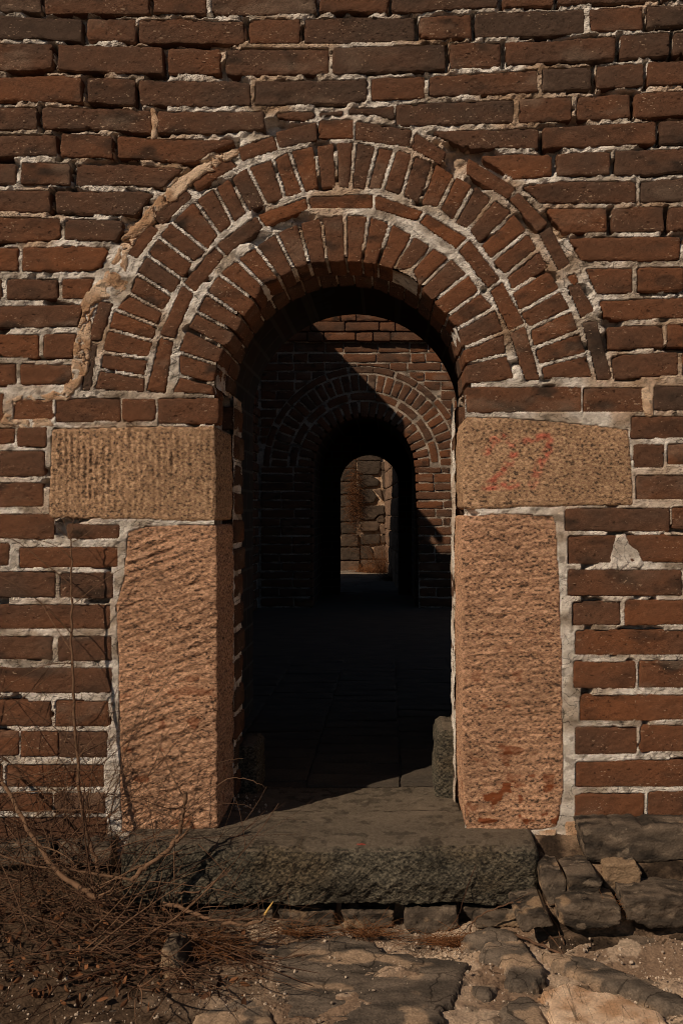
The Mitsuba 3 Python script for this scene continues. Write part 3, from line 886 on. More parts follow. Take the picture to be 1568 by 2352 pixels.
pp = np.stack([fx_[A_], pf[B_, 0], EYE + pf[B_, 1]], -1)
pp[..., 1] -= .03 * (mfbm(pp * 14, 3, 5) - .5) + .012 * (mnoise(pp * 70, 6) - .5)
ii = np.arange(A_.size).reshape(A_.shape)
q = np.stack([ii[:-1, :-1], ii[:-1, 1:], ii[1:, 1:], ii[1:, :-1]], -1).reshape(-1, 4)
put(GW + '__footing_mortar', (pp.reshape(-1, 3), np.vstack([q[:, [0, 1, 2]], q[:, [0, 2, 3]]])), 'soil')
put(GW + '__footing', boxm((XMIN - CX) * S, (XMAX - CX) * S, -.02, .06, EYE - 1.7, EYE + (CY - 1985) * S), 'dirt', smooth=False)

# ------------------------------------------------------------------ the granite step in the doorway
ST = 'threshold_step'
tell(ST, 'dark rough granite step lying across the foot of the doorway', 'step')


def sweep(profile, x0, x1, nx, ns, rough, seed, endtaper=.0):
    """surface of a long stone: profile points (y, z) from the lower front round over the top to the back"""
    pr = densify(np.array(list(profile) + [profile[-1]]), ns)
    pr = np.vstack([pr[:-1], profile[-1]]) if not np.allclose(pr[-1], profile[-1]) else pr
    xs = np.linspace(x0, x1, nx)
    n = len(pr)
    tang = np.gradient(pr, axis=0)
    nr = np.column_stack([-tang[:, 1], tang[:, 0]])
    nr /= np.linalg.norm(nr, axis=1, keepdims=True) + 1e-9
    A, B = np.meshgrid(np.arange(nx), np.arange(n), indexing='ij')
    X, Yp, Zp = xs[A], pr[B, 0], pr[B, 1]
    pts = np.stack([X, Yp, Zp], -1)
    topness = np.clip(nr[B, 1], 0, 1)
    amp = rough(topness)
    worn_ = topness[..., None].reshape(topness.shape) ** 2
    pts[..., 2] -= worn_ * (.007 * np.exp(-((X + .16) / .22) ** 2) + .010 * (mfbm(pts * 5, 3, seed + 9) - .5))
    dsp = amp * (1.6 * (mnoise(pts * 13, seed) - .5) + 1.2 * (mnoise(pts * 38, seed + 1) - .5) + .9 * (mnoise(pts * 80, seed + 2) - .5))
    pts[..., 1] += dsp * nr[B, 0]
    pts[..., 2] += dsp * nr[B, 1]
    e = np.minimum(X - x0, x1 - X)
    rd = .03
    k = np.where(e < rd, rd * (1 - np.sqrt(np.clip(1 - (1 - e / rd) ** 2, 0, 1))), 0)
    pts[..., 1] -= k * nr[B, 0]
    pts[..., 2] -= k * nr[B, 1]
    V = pts.reshape(-1, 3)
    ii = np.arange(nx * n).reshape(nx, n)
    q = np.stack([ii[:-1, :-1], ii[1:, :-1], ii[1:, 1:], ii[:-1, 1:]], -1).reshape(-1, 4)
    F = [np.vstack([q[:, [0, 1, 2]], q[:, [0, 2, 3]]])]
    for row, flip in ((ii[0], False), (ii[-1], True)):
        c = len(V)
        V = np.vstack([V, V[row].mean(0)])
        f = np.column_stack([row[:-1], row[1:], np.full(n - 1, c)])
        F.append(f[:, ::-1] if flip else f)
    return V, np.vstack(F)


ZT = EYE - 1.093
k_ = put(ST + '__front_slab', sweep([(-.145, ZT - .20), (-.168, ZT - .13), (-.167, ZT - .05), (-.160, ZT - .024), (-.142, ZT - .008), (-.105, ZT), (.0, ZT + .003), (.205, ZT + .002), (.21, ZT - .05)], -.88, .50, 210, .0085, lambda t: .010 - .0075 * t, 31), 'dark_granite')
labels[k_] = {'label': 'rough quarry-faced front slab of the step, worn smooth on top'}
k_ = put(ST + '__rear_slab', sweep([(.213, ZT - .05), (.216, ZT - .012), (.225, ZT - .006), (.57, ZT - .012), (.58, ZT - .06)], -.62, .28, 120, .012, lambda t: .004 + 0 * t, 37), 'dark_granite')
labels[k_] = {'label': 'rear slab of the step between the jambs, chiselled across'}
for nm, x0, x1, y0, y1, zt, lab in (('pivot_stone', .185, .275, .40, .62, EYE - .838, 'small upright granite stone behind the right pillar on the threshold'), ('pivot_stone', -.605, -.505, .46, .66, EYE - .915, 'small upright granite stone behind the left pillar on the threshold')):
    P = sbox(x0, ZT - .03, x1, zt)
    kk = key_for(nm)
    m = front(face(P, sp=.008, r=.018, depth=y1 - y0, rough=.006, wob=.005, tilt=.004, corner=.024, seed=int(abs(x0) * 999), rings=6), y0)
    scene[kk] = mikit.ply(m, 'dark_granite', smooth=True, uv=np.tile([.5, .5], (len(m[0]), 1)))
    tell(kk, lab, 'stone', 'upright stones behind the jambs')

# ------------------------------------------------------------------ floor of the tower
ZF = EYE - 1.17
FL = 'floor'
def zf(y):
    return EYE - 1.103 - .067 * min(max((y - .57) / 8.0, 0), 1)


V, F = boxm(-6, 6, .585, 13, ZF - .3, ZF - .010)
V[(V[:, 1] < 1) & (V[:, 2] > ZF - .1), 2] = zf(.585) - .012
put(FL, (V, F), 'paving_clay', smooth=False)
tell(FL, 'dim brick paved floor running through the tower', kind='structure')
pj0 = (gpt(709.8, 1812, ZF)[0])
pcount = 0
far_p, far_uv = [], []
for col in range(-4, 5):
    x0 = pj0 + .385 * col
    y = .585 + (0.095 if col % 2 else 0)
    while y < 8.5:
        P = sbox(x0 + .003, y + .003, x0 + .382, y + .185)
        near = y < 4.2 and -2 <= col <= 2
        vf = flat(face(P, sp=.035 if near else .09, r=.008, depth=.03, rough=.003, wob=.003 if near else 0, tilt=.005, corner=.006 if near else 0, seed=int(col * 1000 + y * 97) + 9000), zf(y + .09) + rng.uniform(-.003, .003))
        tv = (rng.uniform(), rng.uniform())
        if near:
            put(FL + '__paving_brick', vf, 'paving_clay', tv)
        else:
            far_p.append(vf)
            far_uv.append(np.tile(tv, (len(vf[0]), 1)))
        y += .188
k_ = put(FL + '__paving', join(far_p), 'paving_clay', np.vstack(far_uv))
labels[k_] = {'kind': 'stuff'}

# ------------------------------------------------------------------ THE INNER WALL across the open middle of the tower
R2 = 3.5
S2 = S * R2
Y2 = D * (R2 - 1)
IW = 'inner_arch_wall'
tell(IW, 'half shaded brick wall with a smaller arch, seen through the doorway', 'wall')
XI, YI, RI = 835.5, 1072.6, 116.0
bed2 = [700, 718, 740.8, 763.8, 786, 810, 832.5, 852.5, 875, 897, 918.5, 939.5, 960.5, 981, 1002, 1022.5, 1043, 1064, 1087, 1108.4, 1128.4, 1148.8, 1168.6, 1189, 1209.4, 1230.6, 1251, 1271.9, 1292.3, 1312.3, 1329.8, 1350.2, 1371.8, 1394.5, 1416]
clip2 = Polygon([(XI + 233 * math.cos(a), YI - 233 * math.sin(a)) for a in np.linspace(0, math.pi, 60)] + [(XI - 233, YI + 1), (XI + 233, YI + 1)]).buffer(0)
door2 = Polygon([(720, 1062), (718, 1420), (966, 1420), (953, 1062)]).union(sbox(720, 1040, 953, 1070))


def small(P, r, y0, tone, key, depth=.08, seed=0, sp=.035, rr=.010, m='brick_clay', rough=.004, tilt=.008, corner=.012, wob=.004):
    return put(key, front(face(to_m(P, r), sp=sp, r=rr, depth=depth, rough=rough, wob=wob, tilt=tilt, corner=corner, seed=seed), y0 + rng.uniform(-.005, .002)), m, (np.clip(tone + rng.normal(0, .2), 0, 1), rng.uniform()))


LX = 598
sd = 12000
for i in range(len(bed2) - 1):
    y0, y1 = bed2[i] + 1.7, bed2[i + 1] - 1.7
    if bed2[i] > 1060:
        lp = [(46, 75), (75, 46), (40, 39, 42)][int(rng.choice(3, p=[.45, .45, .1]))]
        rp = [(80, 40, 38), (42, 76, 40), (60, 20, 78)][int(rng.choice(3))]
        jr_ = rng.uniform(-3, 3)
        segs = []
        x = LX
        for n_, L in enumerate(lp):
            e = 719.5 if n_ == len(lp) - 1 else x + L + jr_
            segs.append((x, e))
            x = e
        x = 952 + (bed2[i] - 1064) * .035
        for L in rp:
            segs.append((x, x + L + jr_))
            x += L + jr_
    else:
        segs = []
        x = LX - (38 if i % 2 else 0)
        while x < 1110:
            L = (75 if rng.uniform() < .62 else 38) + rng.uniform(-4, 4)
            segs.append((x, x + L))
            x += L
    for (a, b) in segs:
        a, b = max(a + 1.3, LX + 1), b - 1.3
        if b - a < 8:
            continue
        P = Polygon([(a, y0 + rng.uniform(-1.3, 1.3)), (b, y0 + rng.uniform(-1.3, 1.3)), (b, y1 + rng.uniform(-1.3, 1.3)), (a, y1 + rng.uniform(-1.3, 1.3))])
        P = P.buffer(0).difference(clip2).difference(door2)
        if P.is_empty:
            continue
        if P.geom_type != 'Polygon':
            P = max(P.geoms, key=lambda g: g.area)
        if P.area < 160:
            continue
        sd += 3
        proud = -.09 if i in (2, 3) else -.06 if i == 1 else 0
        small(P, R2, Y2 + proud, .48 if i > 3 else .6, IW + '__brick', seed=sd, depth=.17 if i < 4 else .20 if (abs(b - 718) < 4 or abs(a - 955) < 5) and bed2[i] > 1060 else .09)
for (ra, rb, n, ofs) in ((116, 151, 21, 0), (155.5, 171.5, 9, .2), (176.5, 213, 31, .3), (217, 231, 13, .4)):
    for k in range(n):
        a0, a1 = math.pi * (k + ofs * .3 + rng.uniform(-.1, .1) * (n < 25)) / n, math.pi * (k + 1 + ofs * .3) / n
        g = 1.9 / ((ra + rb) / 2)
        a0, a1 = a0 + g, min(a1, math.pi) - g
        if a1 - a0 < .02:
            continue
        aa = np.linspace(a0, a1, 3 if n > 15 else 5)
        P = Polygon([(XI + ra * math.cos(t), YI - ra * math.sin(t)) for t in aa] + [(XI + rb * math.cos(t), YI - rb * math.sin(t)) for t in aa[::-1]])
        sd += 3
        small(P, R2, Y2, .55, IW + '__arch_brick', seed=sd, depth=.22 if ra == 116 else .09)
TOP2 = EYE + 2.95
ix0, ix1 = -6.0, 4.0
AX2, AZ2, AR2 = (XI - CX) * S2, EYE + (CY - YI) * S2, RI * S2
body2 = sbox(ix0, ZF - .2, ix1, TOP2)
hole2 = arch_poly(AX2, AZ2, AR2, ZF - .4, .012)
hole2b = arch_poly(AX2, AZ2, AR2, ZF - .4, .05)
put(IW + '__mortar', extrude(body2.difference(hole2b), Y2 + .012, Y2 + .20), 'old_mortar', smooth=False)
put(IW + '__passage', extrude(body2.difference(hole2), Y2 + .202, Y2 + 2.05), 'brickwork', smooth=False)
R3 = 4.2
Y3 = D * (R3 - 1)
FAX, FAZ, FAR = (847.8 - CX) * S * R3, EYE + (CY - 1112.2) * S * R3, .417
hole3 = arch_poly(FAX, FAZ, FAR, ZF - .4)
put(IW + '__back_ring', extrude(body2.difference(hole3), Y2 + 2.052, Y3), 'brickwork', smooth=False)

# ------------------------------------------------------------------ the side wall of the open middle, ruined along its top
SW = 'courtyard_side_wall'
tell(SW, 'dark brick side wall meeting the inner arch wall at its left corner', 'wall')
prof = [(2.2, ZF - .1), (8.59, ZF - .1), (8.59, EYE + 2.98), (7.5, EYE + 3.0), (6.52, EYE + 3.05), (6.46, EYE + 2.0), (6.0, EYE + 1.93), (5.8, EYE + 2.15), (2.2, EYE + 2.3)]
m = trimesh.creation.extrude_polygon(Polygon(prof), .5, engine='earcut')
v = np.array(m.vertices)
put(SW + '__core', (np.column_stack([-1.565 - v[:, 2], v[:, 0], v[:, 1]]), np.asarray(m.faces)), 'old_mortar', smooth=False)
side_far = []
for i in range(3, len(bed2) - 1):
    z0, z1 = EYE + (CY - bed2[i + 1]) * S2 + .009, EYE + (CY - bed2[i]) * S2 - .009
    y = 8.57 - (.0 if i % 2 else .19)
    k = 0
    while y > 6.2:
        L = .37 if (k + i) % 2 else .18
        P = sbox(y - L + .012, z0, min(y, 8.565), z1)
        y -= L
        k += 1
        vf = face(P, sp=.05, r=.012, depth=.05, rough=.006, wob=0, tilt=.012, corner=0, seed=20000 + i * 37 + k)
        v, f = vf
        put(SW + '__brick', (np.column_stack([-1.54 + v[:, 2] + rng.uniform(-.004, .012), v[:, 0], v[:, 1]]), f[:, ::-1]), 'brick_clay', (rng.uniform(.2, .6), rng.uniform()))
    while y > 2.4:                                   # the near end, out of the photograph's sight
        L = .37 if (k + i) % 2 else .18
        if z1 < EYE + 1.9:
            side_far.append(boxm(-1.62, -1.545, y - L + .012, y, z0, z1))
        y -= L
        k += 1
labels[put(SW + '__brickwork', join(side_far), 'brick_clay', (.35, .4), smooth=False)] = {'kind': 'stuff'}

# ------------------------------------------------------------------ beyond the tower: ground and stone walls
gr = 'terrain'
xs = np.concatenate([np.linspace(-60, -3.2, 20), np.linspace(-3, 3, 130), np.linspace(3.2, 60, 20)])
ys = np.concatenate([np.linspace(Y3 - .02, 20, 150), np.linspace(20.2, 90, 30)])
X, Y = np.meshgrid(xs, ys)
Z = ZF + .0 + .05 * (mfbm(np.stack([X * 1.6, Y * 1.6, X * 0], -1), 4, 3) - .5)
ii = np.arange(X.size).reshape(X.shape)
q = np.stack([ii[:-1, :-1], ii[:-1, 1:], ii[1:, 1:], ii[1:, :-1]], -1).reshape(-1, 4)
put(gr, (np.stack([X, Y, Z], -1).reshape(-1, 3), np.vstack([q[:, [0, 1, 2]], q[:, [0, 2, 3]]])), 'dust')
tell(gr, 'dusty sunlit ground beyond the far opening', kind='structure')

R5 = 5.8
Y5 = D * (R5 - 1)


def G(x, y):
    return 763.6 + x * .1904, 1022 + y * .1904


CW = 'stone_cross_wall'
tell(CW, 'wall of squared grey brown stones beyond the far opening', 'wall')
gstones = [
    ([(285, 60), (580, 60), (582, 188), (288, 188)], 0, .35), ([(298, 197), (582, 195), (575, 280), (552, 355), (300, 357)], 0, .35), ([(305, 368), (470, 366), (555, 420), (560, 470), (545, 490), (312, 522)], 0, .25),
    ([(315, 538), (470, 532), (530, 620), (500, 690), (320, 722)], 0, .22), ([(490, 538), (585, 528), (612, 682)], .02, .9), ([(320, 738), (625, 728), (625, 835), (560, 840), (495, 898), (322, 908)], 0, .40),
    ([(505, 905), (560, 848), (620, 855), (625, 935), (560, 935)], .03, .6), ([(330, 922), (545, 920), (575, 970), (550, 1035), (338, 1045)], -.02, .75), ([(560, 965), (632, 955), (632, 1075), (590, 1078)], -.03, 1.3),
    ([(340, 1085), (560, 1078), (580, 1120), (570, 1190), (345, 1205)], 0, .22), ([(588, 1085), (645, 1085), (640, 1180), (588, 1190)], 0, .7), ([(338, 1222), (450, 1218), (492, 1300), (485, 1370), (338, 1378)], 0, .28),
    ([(497, 1220), (640, 1215), (640, 1375), (497, 1375)], .02, .8), ([(338, 1392), (640, 1390), (640, 1600), (338, 1600)], .02, .75),
    ([(100, 1085), (305, 1078), (308, 1222), (102, 1225)], -.03, .45), ([(98, 1240), (330, 1240), (330, 1390), (100, 1392)], -.03, .35), ([(100, 1402), (325, 1400), (325, 1522), (102, 1526)], -.10, .95),
    ([(560, 200), (660, 200), (660, 300), (590, 300)], .03, .7), ([(590, 310), (700, 310), (700, 520), (600, 520)], .03, .6), ([(600, 530), (700, 530), (700, 720), (630, 720)], .03, .65), ([(635, 735), (720, 735), (720, 950), (640, 950)], .03, .6),
    ([(-120, 1085), (90, 1085), (90, 1225), (-120, 1225)], -.03, .4), ([(-120, 1240), (90, 1240), (90, 1390), (-120, 1390)], -.03, .35), ([(-120, 1402), (88, 1402), (88, 1524), (-120, 1524)], -.06, .7),
    ([(645, 960), (760, 960), (760, 1180), (650, 1180)], .03, .7), ([(650, 1190), (780, 1190), (780, 1600), (650, 1600)], .03, .7),
]
for k, (pts, dy, tn) in enumerate(gstones):
    P = Polygon([G(*q) for q in pts])
    put(CW + '__stone', front(face(to_m(P, R5), sp=.03, r=.018, depth=.14, rough=.010, wob=.008, tilt=.012, corner=.012, seed=800 + 9 * k), Y5 + dy), 'old_stone', (tn, rng.uniform()))
for k, (y0, y1, x1) in enumerate([(60, 275, 285), (290, 432, 285), (445, 592, 292), (605, 742, 292), (755, 922, 296), (938, 1072, 312)]):
    for (xa, xb) in ((-160, 90 - 4), (95, x1)) if k % 2 else ((-60, x1),):
        P = Polygon([G(xa, y0), G(xb, y0 - 3), G(xb, y1), G(xa, y1 + 3)])
        put(CW + '__stone', front(face(to_m(P, R5), sp=.03, r=.022, depth=.14, rough=.014, wob=.008, tilt=.02, corner=.014, seed=1800 + 9 * k + xa), Y5 + .16), 'old_stone', (.22, rng.uniform()))


def gw(x, y):
    f = G(x, y)
    return W(f[0], f[1], R5)


a, b = gw(-200, 1640), gw(900, -100)
put(CW + '__core', join([boxm(a[0], gw(290, 0)[0], Y5 + .24, Y5 + .8, ZF - .1, b[2]), boxm(gw(292, 0)[0], b[0], Y5 + .075, Y5 + .8, ZF - .1, b[2])]), 'clay_mortar', smooth=False)

PW = 'slanting_parapet_wall'
tell(PW, 'pale stone parapet running away on the right outside the far opening', 'wall')
p0, p1 = np.array([.175, Y3 + .06]), np.array([-.05, Y5 - .02])
dv = (p1 - p0) / np.linalg.norm(p1 - p0)
nv = np.array([-dv[1], dv[0]])
if nv[0] > 0:
    nv = -nv
Ltot = np.linalg.norm(p1 - p0)


def onpar(vf, proud=.0):
    v, f = vf
    xy = p0 + v[:, :1] * dv + (v[:, 2:3] + proud) * nv
    return np.column_stack([xy, v[:, 1]]), f


z = ZF - .05
k = 0
while z < EYE + .80:
    h = rng.uniform(.22, .36)
    u = -.1
    while u < Ltot:
        L = rng.uniform(.35, .8)
        P = sbox(u, z, min(u + L - .015, Ltot), z + h - .015)
        if P.bounds[2] - P.bounds[0] > .08:
            put(PW + '__stone', onpar(face(P, sp=.05, r=.02, depth=.10, rough=.012, wob=.006, tilt=.012, corner=.015, seed=2600 + k), .0), 'old_stone', (rng.uniform(1.2, 1.8), rng.uniform()))
        u += L
        k += 1
    z += h
q = np.array([p0 - dv * .1 - nv * .03, p1 - nv * .03, p1 - nv * .45, p0 - dv * .1 - nv * .45])
m = trimesh.creation.extrude_polygon(Polygon(q), 2.05, engine='earcut')
m.apply_translation((0, 0, ZF - .1))
put(PW + '__core', m, 'clay_mortar', smooth=False)

# ------------------------------------------------------------------ the ground in front
ZG = EYE - 1.372
xs = np.concatenate([-np.geomspace(60, 1.75, 26), np.arange(-1.70, 1.5, .011), np.geomspace(1.55, 60, 26)])
ys = np.concatenate([-np.geomspace(60, 1.35, 26), np.arange(-1.3, .05, .011)])
X, Y = np.meshgrid(xs, ys)


def ground_z(X, Y):
    p = np.stack([X, Y, np.zeros_like(X)], -1)
    z = ZG - .004 + .022 * (mfbm(p * 3.1, 4, 2) - .5) + .016 * (mnoise(p * 16, 3) - .5) + .010 * (mnoise(p * 45, 4) - .5)
    t = mfbm(p * [5, 9, 1] + .6 * (mfbm(p * 12, 3, 8)[..., None] - .5), 4, 12) * 8
    z = z + .009 * (np.floor(t) + np.clip((t % 1 - .8) / .2, 0, 1) - 4) * np.clip((X + .75) / .3, 0, 1)
    z = z + .05 * np.clip((-.35 - X) / .6, 0, 1) * np.clip((Y + .8) / .5, 0, 1)
    z = z + .05 * np.clip((X - .35) / .4, 0, 1) * np.clip((Y + .55) / .35, 0, 1)
    return z


Z = ground_z(X, Y)
ii = np.arange(X.size).reshape(X.shape)
q = np.stack([ii[:-1, :-1], ii[:-1, 1:], ii[1:, 1:], ii[1:, :-1]], -1).reshape(-1, 4)
put('ground', (np.stack([X, Y, Z], -1).reshape(-1, 3), np.vstack([q[:, [0, 1, 2]], q[:, [0, 2, 3]]])), 'dirt')
tell('ground', 'tan mortar and dark soil in front of the gate', kind='structure')
flags = [
    ([(602, 2182), (690, 2160), (784, 2150), (859, 2164), (905, 2192), (1024, 2204), (1079, 2210), (1076, 2249), (1059, 2284), (1029, 2314), (1005, 2356), (990, 2420), (720, 2430), (650, 2324), (645, 2289), (613, 2240), (636, 2214)], .006, .12, .007),
    ([(1098, 2136), (1140, 2142), (1199, 2158), (1254, 2212), (1232, 2240), (1172, 2246), (1154, 2204), (1104, 2188)], .030, .55, .014),
    ([(1240, 2178), (1350, 2192), (1440, 2220), (1568, 2284), (1640, 2322), (1568, 2322), (1440, 2268), (1330, 2236), (1262, 2206)], .020, .45, .012),
    ([(1146, 2310), (1200, 2282), (1238, 2302), (1262, 2352), (1300, 2420), (1140, 2430)], .006, .45, .007),
    ([(1236, 2272), (1310, 2258), (1420, 2290), (1520, 2330), (1568, 2380), (1480, 2440), (1330, 2430), (1270, 2360), (1258, 2310)], .012, 1.3, .008),
    ([(1080, 2256), (1130, 2246), (1150, 2262), (1120, 2284), (1086, 2280)], .004, .1, .006),
    ([(430, 2330), (560, 2290), (630, 2300), (640, 2370), (520, 2420), (430, 2400)], .004, .7, .007),
    ([(140, 2330), (300, 2300), (420, 2320), (410, 2420), (160, 2430)], .002, .5, .007),
    ([(1060, 2140), (1120, 2118), (1185, 2132), (1196, 2156), (1110, 2160)], .04, .3, .012),
]
for k, (pts, up, tan, rg) in enumerate(flags):
    zz = ZG + up
    P = gpoly(pts, zz).buffer(0)
    put('ground__flagstone', flat(face(P, sp=.010, r=.026, depth=.09, rough=rg * .4, wob=.012, tilt=.012, corner=.006, seed=2000 + 13 * k, bigrough=rg, extra=ledges(.007 if k == 0 else .012, 40 + k)), zz), 'clay_mortar' if tan > 1.2 else 'bedrock', (tan, rng.uniform()))

# ------------------------------------------------------------------ gravel, leaves, brush
rb = np.random.default_rng(21)


def pebble(c, s, r_):
    m = trimesh.creation.icosphere(subdivisions=1, radius=1)
    v = np.array(m.vertices) * (r_.uniform(.6, 1.2, 3) * s) * (1 + .25 * r_.uniform(-1, 1, (len(m.vertices), 1)))
    return v + c, np.array(m.faces)


parts, uvs = [], []
for k in range(1700):
    if k < 520:
        fx, fy = rb.normal(960, 130), rb.normal(2172, 22)
    elif k < 800:
        fx, fy = rb.uniform(1280, 1568), rb.uniform(2170, 2300)
    elif k < 1100:
        fx, fy = rb.uniform(0, 660), rb.uniform(2230, 2352)
    elif k > 1600:
        fx, fy = 535 + abs(rb.normal(0, 45)), 1868 - abs(rb.normal(0, 20))
    else:
        fx, fy = rb.uniform(560, 1568), rb.uniform(2140, 2352)
    on_step = k > 1600
    x, y = gpt(fx, fy, ZT if on_step else ZG + .01)
    s = min(rb.gamma(1.5, .0009) + .0008, .0055)
    v, f = pebble(np.array([x, y, ZT + s * .4 if on_step else ground_z(np.array(x), np.array(y)) + s * .4 + (.014 if rb.uniform() < .3 else 0)]), s, rb)
    parts.append((v, f))
    uvs.append(np.tile([1.0 if rb.uniform() < .4 else rb.uniform(.3, .9), rb.uniform()], (len(v), 1)))


def gravel_col(p, n, uv):
    return mix(C(.16, .12, .09), C(.66, .56, .46), uv.x) * (.8 + .4 * noise(p.x * 300, p.y * 300, p.z * 300))


mat('gravel_stone', gravel_col)
put('gravel', join(parts), 'gravel_stone', np.vstack(uvs), smooth=False)
tell('gravel', 'pale grit and crumbs of mortar scattered over the ground', 'gravel', kind='stuff')


def curl(p, d, L, n, wander, r_, droop=0.0):
    pts = [np.array(p, float)]
    d = np.array(d, float) / np.linalg.norm(d)
    bend = r_.normal(0, 1, 3) * wander
    for i in range(n):
        d = d + bend / n + r_.normal(0, wander * .5, 3) / n + np.array([0, 0, -droop / n])
        d /= np.linalg.norm(d)
        pts.append(pts[-1] + d * L / n)
    return np.array(pts)


# tangle of thin dead stems at the left foot of the wall
parts, uvs = [], []


def add_twig(pts, r0, r1, tone, sides=4):
    v, f = tube(pts, np.linspace(r0, r1, len(pts)), sides)
    parts.append((v, f))
    uvs.append(np.tile([tone, .5], (len(v), 1)))


for k in range(235):
    fx = rb.uniform(-120, 620) if rb.uniform() < .35 else rb.normal(250, 190)
    fx = min(fx, 600 + rb.normal(0, 30))
    yb = rb.uniform(-.62, -.10)
    x = (fx - CX) * S * (1 + yb / D)
    hump = max(0.0, 1 - abs(x + 1.02) / .62)
    z = ground_z(np.array(x), np.array(yb)) + rb.uniform(0, .17) * hump
    az = rb.uniform(0, 2 * math.pi)
    el = rb.normal(.30, .38)
    if x > -.80:
        el = abs(rb.normal(.05, .10))
        yb = min(yb, -.30)
    L = rb.uniform(.20, .70) * (1 if x < -.6 else .55)
    pts = curl((x, yb, z), (math.cos(az), math.sin(az) * .5, math.sin(el)), L, 8, .5, rb)
    pts[:, 1] = np.minimum(pts[:, 1], -.03)
    pts[:, 2] = np.maximum(pts[:, 2], ground_z(pts[:, 0], pts[:, 1]) + .003)
    r0 = rb.uniform(.0010, .0024) if rb.uniform() < .90 else rb.uniform(.003, .0048)
    tone = rb.uniform(.1, .9)
    add_twig(pts, r0, r0 * .4, tone)
    for s in range(rb.integers(0, 4)):
        j = rb.integers(2, 7)
        dd = pts[j + 1] - pts[j] + rb.normal(0, .6, 3) * np.linalg.norm(pts[j + 1] - pts[j])
        tw = curl(pts[j], dd, L * rb.uniform(.25, .55), 5, .6, rb)
        tw[:, 1] = np.minimum(tw[:, 1], -.02)
        add_twig(tw, r0 * .6, r0 * .25, tone, 3)
for k in range(140):                                # longer shoots that rise in front of the bricks
    fx = rb.uniform(-260, 280) if k % 8 else rb.uniform(150, 420)
    yb = rb.uniform(-.34, -.06)
    x = (fx - CX) * S * (1 + yb / D)
    z = float(ground_z(np.array(x), np.array(yb))) + rb.uniform(0, .45) * (fx < 260)
    up = rb.uniform(-.1, 1.0) if fx < 260 else rb.uniform(.1, .6)
    L = rb.uniform(.25, .75) * (1 if fx < 260 else .6)
    pts = curl((x, yb, z), (rb.normal(0, .9), rb.normal(0, .2), up), L, 10, .5, rb)
    pts[:, 1] = np.minimum(pts[:, 1], -.02)
    r0 = rb.uniform(.0011, .0022)
    add_twig(pts, r0, r0 * .5, rb.uniform(.1, .8), 4)
    for s_ in range(rb.integers(1, 4)):
        j = rb.integers(2, 9)
        dd = pts[j + 1] - pts[j] + rb.normal(0, .5, 3) * np.linalg.norm(pts[j + 1] - pts[j])
        tw = curl(pts[j], dd, L * rb.uniform(.2, .5), 5, .5, rb)
        tw[:, 1] = np.minimum(tw[:, 1], -.015)
        add_twig(tw, r0 * .6, r0 * .3, rb.uniform(.1, .8), 3)
put('dry_brush', join(parts), 'dry_wood', np.vstack(uvs))
tell('dry_brush', 'tangle of thin brown dead stems heaped at the left foot of the wall', 'brush', kind='stuff')


def fpt(fx, fy, y):
    """the point of the survey ray at depth y (metres, negative = in front of the wall)"""
    return W(fx, fy, 1 + y / D)


def branch_thing(name, label, main, r0, r1, subs=(), tone=.5, tip=None, cat='branch', part='twig', nsub=0, sub_len=.25):
    key = key_for(name)
    tell(key, label, cat)
    P = np.array([fpt(*m) for m in main])
    t = np.linspace(0, 1, len(P))
    tt = np.linspace(0, 1, len(P) * 5)
    from scipy.interpolate import PchipInterpolator
    Q = np.column_stack([PchipInterpolator(t, P[:, i])(tt) for i in range(3)])
    Q += .002 * rb.normal(0, 1, Q.shape)
    rr = np.linspace(r0, r1, len(Q)) * (1 + .08 * rb.normal(0, 1, len(Q)))
    put(key + '__stem', tube(Q, rr, 8), 'dry_wood', (tone, .5))
    for s in subs:
        B = np.array([fpt(*m) for m in s[0]])
        tb = np.linspace(0, 1, len(B))
        t2 = np.linspace(0, 1, len(B) * 4)
        B = np.column_stack([PchipInterpolator(tb, B[:, i])(t2) for i in range(3)])
        put(key + '__' + part, tube(B, np.linspace(s[1], s[1] * .4, len(B)), 5), 'dry_wood', (tone, .5))
    for k in range(nsub):
        j = rb.integers(len(Q) // 5, len(Q) - 2)
        sd_ = rb.choice([-1, 1])
        d0 = Q[j + 1] - Q[j]
        d0 = d0 / np.linalg.norm(d0)
        dd = d0 * .5 + np.array([sd_ * rb.uniform(.4, 1), rb.normal(0, .25), rb.uniform(0, .8)])
        tw = curl(Q[j], dd, sub_len * rb.uniform(.5, 1.3), 9, .45, rb)
        tw[:, 1] = np.minimum(tw[:, 1], -.015)
        put(key + '__' + part, tube(tw, np.linspace(rr[j] * .45, .0007, len(tw)), 5), 'dry_wood', (tone + .1, .5))
    if tip is not None:
        scene['fresh_wood'] = scene.get('fresh_wood') or {'type': 'twosided', 'bsdf': plain({'type': 'rgb', 'value': [.72, .48, .16]})}
        B = np.array([fpt(*m) for m in tip])
        kk = put(key + '__snapped_tip', tube(B, np.linspace(r1 * 1.05, r1 * .35, len(B)), 7), 'fresh_wood')
        labels[kk] = {'label': 'pale freshly snapped end'}
    return key


